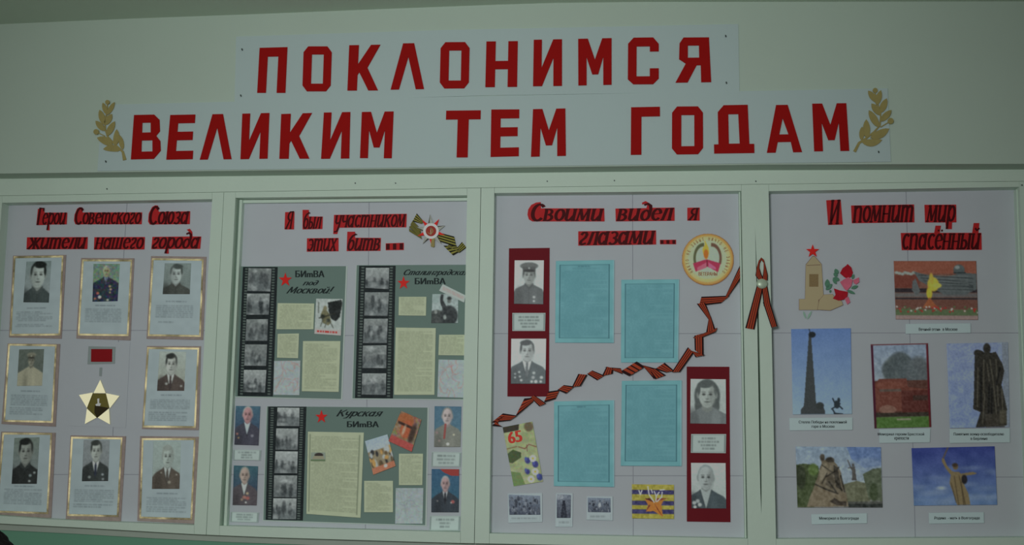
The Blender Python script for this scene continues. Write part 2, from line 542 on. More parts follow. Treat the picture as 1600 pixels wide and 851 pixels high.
# ceiling: a little wavy where it meets the wall
cv_ = [Vector((-XW, 0, zt0))] + [Vector((p.x, 0, p.z)) for p in top] + [Vector((XW, 0, zt1))]
V = [(p.x, -DF, p.z) for p in cv_] + [(p.x, -7.0, p.z) for p in cv_]
n = len(cv_)
tag(link('ceiling', mesh('ceiling', V, [(i, i + 1, n + i + 1, n + i) for i in range(n - 1)]), M['ceil']), kind='structure')
tag(link('floor', mesh('floor', [(-XW, 0, 0), (XW, 0, 0), (XW, -7, 0), (-XW, -7, 0)], [(3, 2, 1, 0)]), M['floor']), kind='structure')

TOP = [(-60, 307), (0, 306), (360, 300), (700, 294.5), (760, 293.4), (1190, 288), (1560, 283.5), (1660, 283)]
BOT = [(-60, 814), (0, 817.5), (120, 823.5), (300, 834), (420, 839), (700, 847.5), (830, 850), (1200, 856), (1660, 856)]
OT = [(-40, 317), (20, 316.5), (331, 311), (368, 308.8), (730, 305), (772, 301.5), (1158, 298), (1201, 298.5), (1593, 291.7)]
OB = [(-40, 803), (0, 805.5), (80, 811), (120, 813), (304, 820), (343, 821), (720, 831), (765, 833), (1168, 841), (1212, 841.5), (1612, 839)]
XS = [-60, 0, 120, 240, 360, 500, 640, 760, 900, 1040, 1190, 1320, 1440, 1560, 1660]
DFR = 0.03
rt = [(x, interp(GRT, x) - 6) for x in XS]
rb = [(x, interp(TOP, x) - 0.6) for x in XS[::-1]]
tag(slab('trim_1', rt + rb, DFR + 0.003, 0.05, M['frame']), kind='structure')
g0 = [(x, interp(BOT, x) - 4) for x in XS]
g1 = [(x, interp(BOT, x) + 10) for x in XS[::-1]]
tag(slab('lower_strip', g0 + g1, 0.006, 0.02, mat('grey_white_strip', (118, 126, 118), 0.7)), kind='structure')  # flat grey-white strip along the lower edge of the bottom rail
# nail heads and paint chips on the upper rail
for x, y in ((167, 295), (555, 286), (618, 286), (855, 283), (960, 282), (1181, 283), (1597, 289)):
    p = at(x, y, DFR + 0.004)
    tag(slab('trim_3', [(x - 1.2, y - .8), (x + .6, y - 1.2), (x + 1.2, y + .8), (x - .4, y + 1.2)], DFR + 0.004, 0.002, M['screw']), kind='structure')

DB = -0.02                                             # backing paper lies here, recessed
def bend(x0, y0, x1, y1, n=5):
    return [(x0 + (x1 - x0) * i / n, y0 + (y1 - y0) * i / n) for i in range(n + 1)]

def span(tab, xa, xb, n=6):
    return [(xa + (xb - xa) * i / n, interp(tab, xa + (xb - xa) * i / n)) for i in range(n + 1)]

GAP = [(288, 0), (355, 0), (400, 1.0), (500, 2.6), (600, 3.2), (700, 3.0), (770, 2.0), (803, 0), (856, 0)]
D34 = [(288, 1177), (360, 1180), (500, 1184.6), (600, 1186.6), (760, 1189), (856, 1190.3)]
def v_edge(tab, side, y0, y1):
    ys = [y0] + [g for g, _ in GAP if y0 < g < y1] + [y1]
    return [(interp(tab, y) + side * interp(GAP, y) / 2, y) for y in ys]

doors = [
    ('leftmost white glazed-case door frame holding the nine-place portrait board', (-20, -58), (3, -31), (331.5, 303.5), (349.6, 321.8)),
    ('second white case door frame from the left, around the board with three battle posters', (350.2, 322.6), (367.8, 342.8), (730, 719.6), (751, 740.7)),
    ('third white case door frame from the left, around the board with the striped ribbon', (751.8, 741.6), (772.3, 764.4), (1158.5, 1168.7), None),
    ('rightmost white case door frame around the board with monument photos', None, (1201, 1212.5), (1593, 1612), (1628, 1652)),
]
seams = [((199, 167), (516, 741), ), ((577, 571), (524, 741)), ((988.5, 989.5), (521, 743)), ((1416, 1430), (520, 745))]
door_obj = []
for i, (lab, lo, li, ri, ro) in enumerate(doors):
    root = thing('display_case_door', lab, 'display case', at((li[0] + ri[0]) / 2, 840, 0.0), 'white display case doors')
    door_obj.append(root)
    ot = lambda x: interp(OT, x)
    ob = lambda x: interp(OB, x)
    # stiles run from top to bottom rail edge
    if lo:
        yt, yb = interp(TOP, lo[0]), interp(BOT, lo[1])
        L = [(lo[0], yt), (lo[1], yb)]
    else:
        L = v_edge(D34, +1, 288.2, 855.5)
    R_ = [(li[1], interp(BOT, li[1])), (li[1], ob(li[1])), (li[0], ot(li[0])), (li[0], interp(TOP, li[0]))]
    slab('stile', L + R_, DFR, 0.05, M['frame'], root)
    if ro:
        L = [(ro[0], interp(TOP, ro[0])), (ro[1], interp(BOT, ro[1]))]
    else:
        L = v_edge(D34, -1, 288.2, 855.5)
    R_ = [(ri[1], interp(BOT, ri[1])), (ri[1], ob(ri[1])), (ri[0], ot(ri[0])), (ri[0], interp(TOP, ri[0]))]
    slab('stile', L + R_, DFR, 0.05, M['frame'], root)
    slab('top_rail', span(TOP, li[0] + .3, ri[0] - .3) + span(OT, ri[0] - .3, li[0] + .3), DFR - 0.0006, 0.05, M['frame'], root)
    slab('bottom_rail', span(OB, li[1] + .3, ri[1] - .3) + span(BOT, ri[1] - .3, li[1] + .3), DFR - 0.0006, 0.05, M['frame'], root)
    slab('back_panel', [(li[0] - 6, ot(li[0]) - 12), (ri[0] + 6, ot(ri[0]) - 12), (ri[1] + 6, ob(ri[1]) + 6), (li[1] - 6, ob(li[1]) + 6)], DB - 0.002, 0.01, M['seam'], root)
    # lilac backing sheets, joined edge to edge
    (sx0, sx1), (h1, h2) = seams[i]
    ys = [ot(li[0]) - 10, h1, h2, 850]
    xl = lambda y: li[0] + (li[1] - li[0]) * (y - 312) / 520.0 - 4
    xr = lambda y: ri[0] + (ri[1] - ri[0]) * (y - 303) / 535.0 + 4
    xm = lambda y: sx0 + (sx1 - sx0) * (y - 310) / 520.0
    for r in range(3):
        for c in range(2):
            ya, yb_ = ys[r] + .5, ys[r + 1] - .5
            if c == 0:
                P = [(xl(ya), ya), (xm(ya) - .5, ya), (xm(yb_) - .5, yb_), (xl(yb_), yb_)]
            else:
                P = [(xm(ya) + .5, ya), (xr(ya), ya), (xr(yb_), yb_), (xm(yb_) + .5, yb_)]
            slab('backing_sheet', P, DB + random.uniform(0, .0004), 0.0015, M['lilac'], root)
slab('gap_shade', [(1172, 292), (1200, 292), (1208, 848), (1176, 848)], -0.035, 0.006, mat('gap_shade_black', (0.02, 0.016, 0.012), .9, seen=False), door_obj[2])  # near-black strip, the shade inside the door gap put in as colour
# beads around the glazing rebates
slab('bead', [(374.5, 312), (378.5, 312), (353.8, 822), (349.5, 822)], 0.008, 0.028, M['frame'], door_obj[1])
slab('bead', [(379.5, 312.5), (730, 308.8), (730, 313.2), (379.5, 317)], -0.004, 0.014, M['frame'], door_obj[1])
slab('bead', [(1154.6, 300), (1156.6, 300), (1166.4, 840), (1164.2, 840)], 0.01, 0.03, M['frame'], door_obj[2])
slab('bead', [(1588, 296), (1590.5, 296), (1609, 840), (1606.5, 840)], 0.008, 0.028, M['frame'], door_obj[3])

# ------------------------------------------------------------------ the two banner boards with cut-out letters
GL = {}
a_, b_ = 0.31, 0.2
GL['П'] = [[(0, 0), (1, 0), (1, 1), (1 - a_, 1), (1 - a_, .2), (a_, .2), (a_, 1), (0, 1)]]
GL['О'] = [[(.16, 0), (.84, 0), (1, .13), (1, .87), (.84, 1), (.16, 1), (0, .87), (0, .13)], [(.3, .18), (.72, .18), (.72, .83), (.3, .83)]]
GL['К'] = [[(0, 0), (.31, 0), (.31, .42), (.7, 0), (1, 0), (.62, .5), (1, 1), (.68, 1), (.36, .6), (.31, .66), (.31, 1), (0, 1)]]
GL['Л'] = [[(.33, 0), (.66, 0), (1, 1), (.75, 1), (.5, .3), (.25, 1), (0, 1)]]
GL['Н'] = [[(0, 0), (.3, 0), (.3, .43), (.7, .43), (.7, 0), (1, 0), (1, 1), (.7, 1), (.7, .61), (.3, .61), (.3, 1), (0, 1)]]
GL['И'] = [[(0, 0), (.29, 0), (.29, .6), (.69, 0), (1, 0), (1, 1), (.7, 1), (.7, .4), (.31, 1), (0, 1)]]
GL['М'] = [[(0, 0), (.29, 0), (.5, .45), (.72, 0), (1, 0), (1, 1), (.75, 1), (.75, .4), (.6, .77), (.42, .77), (.25, .4), (.25, 1), (0, 1)]]
GL['С'] = [[(.18, 0), (.82, 0), (1, .14), (1, .3), (.71, .3), (.71, .19), (.28, .19), (.28, .83), (.71, .83), (.71, .66), (1, .66), (1, .88), (.82, 1), (.18, 1), (0, .89), (0, .13)]]
GL['Я'] = [[(.2, 0), (1, 0), (1, 1), (.72, 1), (.72, .62), (.6, .62), (.34, 1), (0, 1), (.28, .58), (.08, .48), (.08, .13)], [(.34, .18), (.34, .45), (.68, .45), (.68, .18)]]
GL['В'] = [[(0, 0), (.8, 0), (1, .12), (1, .38), (.86, .48), (1, .6), (1, .82), (.76, 1), (0, 1)], [(.34, .18), (.34, .4), (.66, .4), (.66, .18)], [(.34, .58), (.34, .83), (.72, .83), (.72, .58)]]
GL['Е'] = [[(0, 0), (1, 0), (1, .19), (.34, .19), (.34, .38), (.95, .38), (.95, .57), (.34, .57), (.34, .81), (1, .81), (1, 1), (0, 1)]]
GL['Т'] = [[(0, 0), (1, 0), (1, .19), (.66, .19), (.66, 1), (.34, 1), (.34, .19), (0, .19)]]
GL['Г'] = [[(0, 0), (1, 0), (1, .2), (.36, .2), (.36, 1), (0, 1)]]
GL['Д'] = [[(.26, 0), (.86, 0), (.88, .81), (1, .81), (1, 1), (0, 1), (0, .81), (.11, .81), (.11, .14)], [(.37, .19), (.37, .8), (.64, .8), (.62, .19)]]
GL['А'] = [[(.31, 0), (.63, 0), (1, 1), (.75, 1), (.69, .78), (.32, .78), (.25, 1), (0, 1)], [(.48, .28), (.37, .62), (.63, .62)]]

k2, k3 = K(360, 20, 3.405), K(740, 20, 3.405)
k1, k4, kB = K(0, 0, 2.58), K(1140, 0, 2.578), K(130, 140, 6.08)
row1 = [('П', k2((155, 186), (303, 182), (292, 425), (142, 425))), ('О', k2((390, 178), (540, 178), (532, 417), (382, 417))),
        ('К', k2((632, 172), (798, 169), (785, 412), (622, 413))), ('Л', k2((860, 163), (1038, 160), (1030, 405), (852, 408))),
        ('О', k2((1119, 156), (1273, 155), (1268, 401), (1113, 402))), ('Н', k3((68, 152), (235, 150), (231, 393), (62, 395))),
        ('И', k3((320, 143), (470, 140), (470, 388), (316, 390))), ('М', k3((556, 138), (734, 134), (734, 382), (557, 386))),
        ('С', k3((822, 132), (985, 130), (985, 379), (820, 380))), ('Я', k3((1083, 131), (1252, 130), (1264, 368), (1074, 371)))]
row2 = [('В', kB((482, 240), (722, 235), (738, 655), (452, 662))), ('Е', k1((686, 463), (787, 461), (776, 641), (670, 643))),
        ('Л', k1((814, 461), (942, 458), (933, 641), (805, 643))), ('И', k2((63, 536), (207, 532), (197, 775), (53, 778))),
        ('К', k2((270, 538), (434, 532), (420, 775), (260, 776))), ('И', k2((497, 530), (638, 527), (632, 774), (482, 776))),
        ('М', k2((699, 527), (868, 524), (858, 773), (689, 772))), ('Т', k2((1148, 520), (1332, 518), (1325, 768), (1140, 769))),
        ('Е', k3((94, 514), (243, 513), (240, 762), (90, 766))), ('М', k3((316, 512), (488, 508), (491, 760), (305, 765))),
        ('Г', k3((838, 502), (991, 499), (993, 753), (836, 755))), ('О', k3((1056, 498), (1220, 497), (1221, 751), (1055, 753))),
        ('Д', k3((1275, 492), (1488, 488), (1494, 745), (1280, 748))), ('А', k4((142, 423), (288, 421), (292, 612), (150, 615))),
        ('М', k4((333, 417), (470, 415), (482, 607), (341, 609)))]
DP = DF + 0.003
b1 = thing('banner_board', 'upper white banner board with the red word ПОКЛОНИМСЯ', 'banner', at(760, 150, DF))
b2 = thing('banner_board', 'long lower white banner board with the red words ВЕЛИКИМ ТЕМ ГОДАМ', 'banner', at(770, 258, DF))
slab('panel', [(369, 57), (690, 47), (1153.5, 37.5), (1155.5, 143), (760, 149), (366.5, 160)], DP, 0.003, M['banner'], b1)
slab('panel', [(160, 163.5), (700, 151), (1155, 142.5), (1387, 138), (1392, 252.5), (760, 260), (400, 264.5), (152, 267)], DP + 0.001, 0.003, M['banner'], b2)
for root, row, dd in ((b1, row1, DP + 0.0035), (b2, row2, DP + 0.0045)):
    for ch, q in row:
        loops = []
        for lp in GL[ch]:
            loops.append([sub(q, u, v, u, v)[0] for u, v in lp])
        slab('letter', loops, dd, 0.003, M['red'], root)
for root, x, y in ((b1, 378, 77), (b1, 376, 149), (b1, 1134, 56), (b1, 1135, 129), (b2, 165, 252), (b2, 1373, 237)):
    slab('screw', [(x - 1, y - 1.8), (x + .8, y - 1.2), (x + 1.3, y + 1.2), (x + .2, y + 2), (x - .9, y + .6)], DP + 0.004, 0.004, M['screw'], root)

def leaf_poly(bx, by, tx, ty, wd, n=7, curve=0.0):
    dx, dy = tx - bx, ty - by
    L = math.hypot(dx, dy)
    nx, ny = -dy / L, dx / L
    up, dn = [], []
    for i in range(n + 1):
        t = i / n
        ww = wd / 2 * math.sin(math.pi * min(1, t * 0.92 + .06)) ** .8 if 0 < i < n else (0.9 if i == 0 else 0.1)
        cvt = curve * math.sin(math.pi * t)
        up.append((bx + dx * t + nx * (ww + cvt), by + dy * t + ny * (ww + cvt)))
        dn.append((bx + dx * t + nx * (-ww + cvt), by + dy * t + ny * (-ww + cvt)))
    return up + dn[::-1]

def tube_poly(pts, wds):
    up, dn = [], []
    for i, (x, y) in enumerate(pts):
        a = pts[max(0, i - 1)]
        b = pts[min(len(pts) - 1, i + 1)]
        dx, dy = b[0] - a[0], b[1] - a[1]
        L = math.hypot(dx, dy) or 1
        up.append((x - dy / L * wds[i] / 2, y + dx / L * wds[i] / 2))
        dn.append((x + dy / L * wds[i] / 2, y - dx / L * wds[i] / 2))
    return up + dn[::-1]

def circ(cx, cy, rx, ry=None, n=16, a0=0):
    ry = ry or rx
    return [(cx + rx * math.cos(a0 + 2 * math.pi * i / n), cy + ry * math.sin(a0 + 2 * math.pi * i / n)) for i in range(n)]

def laurel(label, kk, stem, wds, leaves, berries, base):
    root = thing('laurel_branch', label, 'decoration', at(*kk(base)[0], DP))
    slab('stem', kk(*tube_poly(stem, wds)), DP + 0.0045, 0.003, M['gold'], root)
    for j, (bx, by, tx, ty, wd, cu) in enumerate(leaves):
        slab('leaf', kk(*leaf_poly(bx, by, tx, ty, wd, curve=cu)), DP + 0.005 + .0003 * (j % 3), 0.003, M['gold'], root)
    for cx, cy, r, sx, sy in berries:
        slab('berry', kk(*circ(cx, cy, r)), DP + 0.006, 0.003, M['gold'], root)
        slab('berry_stalk', kk(*tube_poly([(sx, sy), (cx, cy)], [9, 9])), DP + 0.0048, 0.003, M['gold'], root)

kL, kR = K(130, 140, 6.08), K(1300, 120, 5.67)
laurel('dull gold laurel branch left of the lower banner word', kL, [(393, 668), (375, 590), (300, 520), (235, 450), (208, 380), (205, 300), (222, 220), (230, 160)],
       [34, 22, 18, 16, 14, 12, 10, 8],
       [(375, 570, 347, 432, 46, 0), (300, 535, 318, 375, 58, 6), (220, 440, 300, 300, 60, 0), (205, 335, 272, 230, 60, 0), (225, 240, 297, 118, 44, 0),
        (222, 235, 185, 122, 44, 0), (200, 335, 155, 190, 60, 0), (205, 392, 116, 295, 56, 0), (280, 530, 130, 455, 74, 10), (350, 575, 188, 565, 64, 16)],
       [(229, 118, 21, 228, 170), (122, 400, 26, 205, 440)], (395, 668))
laurel('dull gold laurel branch at the right end of the lower banner', kR, [(200, 662), (240, 585), (300, 545), (370, 490), (425, 430), (432, 350), (410, 250), (390, 160)],
       [26, 22, 18, 16, 14, 12, 10, 8],
       [(262, 560, 266, 440, 44, 0), (310, 545, 303, 375, 64, 0), (415, 445, 327, 295, 62, 0), (435, 340, 350, 235, 58, 0), (402, 225, 321, 122, 54, 0),
        (395, 250, 433, 118, 54, 0), (428, 320, 486, 190, 60, 0), (430, 395, 527, 293, 56, 0), (340, 540, 507, 458, 74, 8), (260, 572, 445, 558, 66, 18)],
       [(383, 119, 22, 384, 180), (520, 390, 27, 430, 445)], (198, 665))

# ------------------------------------------------------------------ red heading words of the boards
heads = []
h1, h2 = K(40, 310, 9.453), K(180, 310, 9.453)
h3 = K(430, 320, 7.619)
h5, h6 = K(810, 300, 8.507), K(950, 300, 8.5125)
h7, h8 = K(1280, 300, 8.507), K(1400, 300, 8.507)
def word(s, label, outline, box, group, shear=.18, bold=.19):
    root = slab('heading_word', outline, DB + 0.0035, 0.003, M['strip'])
    tag(root, label, 'heading', group)
    hand('lettering', s, box, DB + 0.0040, M['ink'], root, weight=bold, shear=shear)
G1 = 'heading words of the leftmost board'
word('Герои', 'red heading word Герои, first in the top line of the leftmost board', h1((158, 392), (182, 152), (268, 152), (275, 207), (612, 207), (603, 380), (348, 383), (350, 468), (310, 468), (325, 388)), h1((165, 207), (608, 207), (600, 380), (158, 390)), G1)
word('Советского', 'red heading word Советского in the middle of the leftmost board top line', h1((735, 380), (714, 330), (722, 240), (760, 150), (795, 128), (835, 130), (838, 205)) + h2((395, 203), (388, 378)), h1((725, 205)) + h2((393, 203), (386, 376)) + h1((728, 380)), G1)
word('Союза', 'red heading word Союза, last in the top line of the leftmost board', h2((510, 382), (485, 340), (495, 220), (545, 125), (590, 100), (628, 103), (640, 195), (1105, 188), (1098, 376)), h2((500, 192), (1100, 188), (1092, 376), (500, 380)), G1)
word('жители', 'red heading word жители, first in the second line of the leftmost board', h1((20, 572), (915, 568), (908, 745), (12, 750)), h1((20, 578), (908, 575), (903, 740), (16, 745)), G1)
word('нашего', 'red heading word нашего, middle of the second line of the leftmost board', h1((1015, 570)) + h2((436, 567), (428, 750)) + h1((1008, 752)), h1((1020, 576)) + h2((430, 575), (422, 742)) + h1((1012, 745)), G1)
word('города', 'red heading word города with a curled tail, ending the leftmost board heading', h2((550, 565), (1098, 560), (1100, 500), (1055, 460), (1100, 445), (1135, 490), (1140, 560), (1268, 560), (1252, 742), (785, 745), (788, 812), (748, 812), (740, 745), (532, 745)), h2((548, 572), (1262, 568), (1248, 735), (536, 740)), G1)
G2 = 'heading words of the second board'
word('Я', 'red heading letter Я that opens the second board heading', h3((118, 85), (228, 85), (222, 290), (110, 290)), h3((122, 130), (224, 130), (218, 285), (114, 285)), G2)
word('был', 'red heading word был with a raised first letter on the second board', h3((325, 58), (400, 58), (398, 137), (565, 138), (560, 285), (325, 290)), h3((332, 140), (560, 142), (556, 280), (330, 285)), G2)
word('участником', 'longest red heading word участником on the second board', h3((700, 118), (1565, 105), (1560, 265), (755, 270), (738, 345), (690, 345)), h3((705, 124), (1560, 111), (1555, 260), (700, 266)), G2)
word('этих', 'red heading word этих, first in the lower heading line of the second board', h3((378, 397), (752, 392), (752, 550), (375, 555)), h3((384, 402), (748, 398), (748, 545), (380, 550)), G2)
word('битв', 'red heading word битв with a raised first letter, lower line of the second board', h3((858, 318), (950, 318), (948, 390), (1258, 392), (1252, 545), (850, 548)), h3((864, 397), (1253, 397), (1248, 540), (856, 543)), G2)
def dots(label, q, n, grp):
    root = tag(slab('heading_dots', q, DB + 0.0035, 0.003, M['strip']), label, 'heading', grp)
    for k in range(3):
        slab('dot', sub(q, .03 + k * .37, .08, .22 + k * .37, .92), DB + 0.0041, 0.0006, M['ink'], root)
dots('short red strip of three dots after the second board heading', h3((1315, 457), (1530, 450), (1530, 535), (1315, 538)), 3, G2)
G3 = 'heading words of the third board'
word('Своими', 'red heading word Своими with a large round first letter on the third board', h5((300, 215), (298, 132), (235, 138), (170, 170), (130, 230), (120, 300), (138, 360), (185, 388), (1145, 388), (1140, 215)), h5((160, 222), (1138, 222), (1140, 382), (170, 382)), G3, bold=.19)
word('видел', 'red heading word видел with a curled stroke above, third board', h6((98, 218), (510, 212), (520, 175), (495, 150), (455, 165), (452, 140), (500, 118), (548, 145), (572, 208), (885, 205), (885, 380), (103, 388)), h6((104, 222), (880, 210), (880, 375), (108, 382)), G3)
word('я', 'small red heading word я at the end of the third board top line', h6((1055, 207), (1220, 205), (1218, 378), (1055, 378)), h6((1065, 212), (1212, 210), (1210, 372), (1062, 372)), G3)
word('глазами', 'red heading word глазами in the second line of the third board', h5((795, 520)) + h6((638, 508), (640, 695)) + h5((795, 710)), h5((802, 527)) + h6((633, 515), (635, 690)) + h5((802, 703)), G3)
dots('short red strip of three dots after глазами on the third board', h6((690, 634), (905, 632), (905, 692), (692, 692)), 3, G3)
G4 = 'heading words of the rightmost board'
word('И', 'tall red heading letter И that opens the rightmost board heading', h7((95, 108), (285, 98), (313, 430), (120, 435)), h7((120, 190), (290, 185), (305, 425), (130, 428)), G4)
word('помнит', 'red heading word помнит on the rightmost board', h7((425, 177)) + h8((240, 163), (245, 400)) + h7((435, 412)), h7((432, 184)) + h8((234, 170), (238, 394)) + h7((442, 405)), G4)
word('мир', 'red heading word мир with a stepped lower tail on the rightmost board', h8((380, 168), (800, 165), (803, 400), (745, 402), (742, 490), (668, 490), (660, 402), (388, 402)), h8((388, 176), (795, 172), (797, 394), (394, 396)), G4)
word('спасённый', 'long red heading word спасённый with two raised stubs, lower line of the rightmost board', h8((65, 542), (510, 540), (527, 445), (598, 445), (582, 540), (1015, 540), (1035, 410), (1108, 410), (1095, 540), (1135, 540), (1140, 765), (78, 770)), h8((75, 550), (1130, 548), (1133, 758), (85, 762)), G4)

# ------------------------------------------------------------------ portraits
def portrait(cv, bg, coat, skin, hair, hx=.5, hy=.36, hw=.2, hh=.2, bg2=None, shirt=None, tie=None, hat=None, medals=(), mono=True, shade=1, collar=None, long=False, bald=False):
    bg = np.array(bg, float)
    cv.grad(-.01, 1.01, bg, np.array(bg2 if bg2 is not None else bg * .9, float))
    cv.noise(5, 6)
    skin, coat, hair = np.array(skin, float), np.array(coat, float), np.array(hair, float)
    ny = hy + hh * .85
    if long:
        cv.ell(hx, hy + hh * .1, hw * 1.45, hh * 1.35, hair, 3)
        cv.ell(hx - hw * .9, hy + hh * .9, hw * .5, hh * .6, hair, 3)
        cv.ell(hx + hw * .9, hy + hh * .9, hw * .5, hh * .6, hair, 3)
    sh = ny + hh * .75
    cv.poly([(hx - hw * .5, ny + .02), (hx + hw * .5, ny + .02), (hx + hw * 1.1, ny + hh * .35), (min(hx + hw * 2.3, 1.05), sh), (1.05, sh + .12), (1.05, 1.05), (-.05, 1.05), (-.05, sh + .12), (max(hx - hw * 2.3, -.05), sh), (hx - hw * 1.1, ny + hh * .35)], coat)
    cv.ell(hx - hw * 1.7, 1.0, hw * .8, .35, coat * .75, 6, .6)
    cv.ell(hx + hw * 1.0, .9, hw * .5, .25, coat * 1.25, 6, .35)
    cv.poly([(hx - hw * .55, hy + hh * .4), (hx + hw * .55, hy + hh * .4), (hx + hw * .6, ny + hh * .35), (hx, ny + hh * .6), (hx - hw * .6, ny + hh * .35)], skin * .75)
    if shirt is not None:
        cv.poly([(hx - hw * .65, ny + hh * .08), (hx, ny + hh * .4), (hx + hw * .65, ny + hh * .08), (hx + hw * .7, ny + hh * .4), (hx + .01, min(1.1, ny + hh * 1.9)), (hx - hw * .7, ny + hh * .4)], shirt)
        cv.line(hx - hw * .75, ny + hh * .2, hx, min(1.1, ny + hh * 1.9), 1.4, coat * .7)
        cv.line(hx + hw * .75, ny + hh * .2, hx, min(1.1, ny + hh * 1.9), 1.4, coat * .7)
    elif collar is not None:
        cv.poly([(hx - hw * .75, ny), (hx, ny + hh * .5), (hx + hw * .75, ny), (hx + hw * .8, ny + hh * .35), (hx, ny + hh * .75), (hx - hw * .8, ny + hh * .35)], collar)
        cv.line(hx, ny + hh * .7, hx, 1.0, 1, coat * .6, .7)
    if tie is not None:
        cv.poly([(hx - hw * .15, ny + hh * .35), (hx + hw * .15, ny + hh * .35), (hx + hw * .25, ny + hh * 1.5), (hx, ny + hh * 1.8), (hx - hw * .25, ny + hh * 1.5)], tie)
    # head
    cv.ell(hx - hw, hy + .01, hw * .18, hh * .28, skin * .8, 1.5)
    cv.ell(hx + hw, hy + .01, hw * .18, hh * .28, skin * .8, 1.5)
    if not bald:
        cv.ell(hx, hy - hh * .25, hw * 1.08, hh * .88, hair, 1.5)
    else:
        cv.ell(hx, hy - hh * .15, hw * 1.06, hh * .95, hair, 1.5)
    cv.ell(hx, hy + hh * .06, hw * .93, hh * .98, skin, 1.5)
    if not bald:
        cv.ell(hx - hw * .22 * shade, hy - hh * .8, hw * .86, hh * .27, hair, 1.5)
        cv.ell(hx - hw * .9, hy - hh * .35, hw * .14, hh * .35, hair, 1.5)
        cv.ell(hx + hw * .9, hy - hh * .35, hw * .14, hh * .35, hair, 1.5)
    cv.ell(hx + hw * .62 * shade, hy + hh * .1, hw * .4, hh * .8, skin * .72, 5, .55)
    cv.ell(hx, hy + hh * .82, hw * .5, hh * .14, skin * .8, 3, .5)
    dk = skin * .32
    for s_ in (-1, 1):
        cv.ell(hx + s_ * hw * .38, hy - hh * .02, hw * .2, hh * .085, dk, 1.6, .9)
        cv.line(hx + s_ * hw * .18, hy - hh * .2, hx + s_ * hw * .6, hy - hh * .2, 1.3, dk, .75)
    cv.line(hx + hw * .06 * shade, hy, hx + hw * .12 * shade, hy + hh * .32, 1.4, skin * .62, .7)
    cv.ell(hx + hw * .02, hy + hh * .36, hw * .18, hh * .06, skin * .5, 1.5, .7)
    cv.ell(hx, hy + hh * .58, hw * .32, hh * .06, skin * .42, 1.5, .85)
    if hat is not None:
        hat = np.array(hat, float)
        cv.ell(hx, hy - hh * 1.05, hw * 1.55, hh * .42, hat, 1.5)
        cv.rect(hx - hw * 1.1, hy - hh * .95, hx + hw * 1.1, hy - hh * .58, hat * .8)
        cv.ell(hx, hy - hh * .5, hw * 1.0, hh * .16, hat * .4, 1.5)
        cv.ell(hx, hy - hh * .8, hw * .15, hh * .12, np.minimum(hat * 1.7, 255), 1)
    for (mx, my, r, c) in medals:
        cv.ell(mx, my, r, r * .9 / cv.asp, c, 1.2)
    cv.blur(1)
    cv.noise(6, 2.2)
    cv.blur(1)
    g = cv.a.mean(-1, keepdims=True)
    cv.a = cv.a * .78 + g * .22
    return cv

def lines_body(cv, ranges, ink, o=.4, rows_px=3.4):
    for (x0, y0, x1, y1) in ranges:
        rows = max(1, int((y1 - y0) * cv.h / rows_px))
        cv.text(x0, y0, x1, y1, rows, ink, o)

W = (138, 150, 154)
def cert(label, kk, outer, inner, photo, blocks, cap, P, sleeve=True):
    o_, i_, p_ = kk(*outer), kk(*inner), kk(*photo)
    c = centre(o_)
    root = thing('portrait_sheet', label, 'portrait', centre([o_[2], o_[3]], DB), 'gold-bordered portrait sheets')
    slab('border', o_, DB + 0.004, 0.0025, M['marble'], root)
    cx = sum(p[0] for p in i_) / 4
    cy = sum(p[1] for p in i_) / 4
    big = [(x + (2.6 if x > cx else -2.6), y + (3.0 if y > cy else -3.0)) for x, y in i_]
    slab('gold_line', [big, i_], DB + 0.0052, 0.001, M['foil'], root)
    cv = cvq(i_, W)
    cv.noise(3, 12)
    # blocks are given in crop coordinates: turn them into fractions of the sheet
    X0, X1 = (inner[0][0] + inner[3][0]) / 2, (inner[1][0] + inner[2][0]) / 2
    Y0, Y1 = (inner[0][1] + inner[1][1]) / 2, (inner[2][1] + inner[3][1]) / 2
    fr = [((a - X0) / (X1 - X0), (b - Y0) / (Y1 - Y0), (c_ - X0) / (X1 - X0), (d_ - Y0) / (Y1 - Y0)) for a, b, c_, d_ in blocks]
    lines_body(cv, fr, (76, 86, 92), .5, 3.2)
    fy = (cap - Y0) / (Y1 - Y0)
    cv.text(.3, fy - .012, .72, fy + .012, 1, (70, 80, 88), .6, center=False)
    cv.blur(1)
    sheet('text_sheet', i_, cv, DB + 0.005, root)
    pc = cvq(p_, (100, 100, 100), 1.5)
    P(pc)
    sheet('portrait_photo', p_, pc, DB + 0.0058, root, GLOSS)
    return root

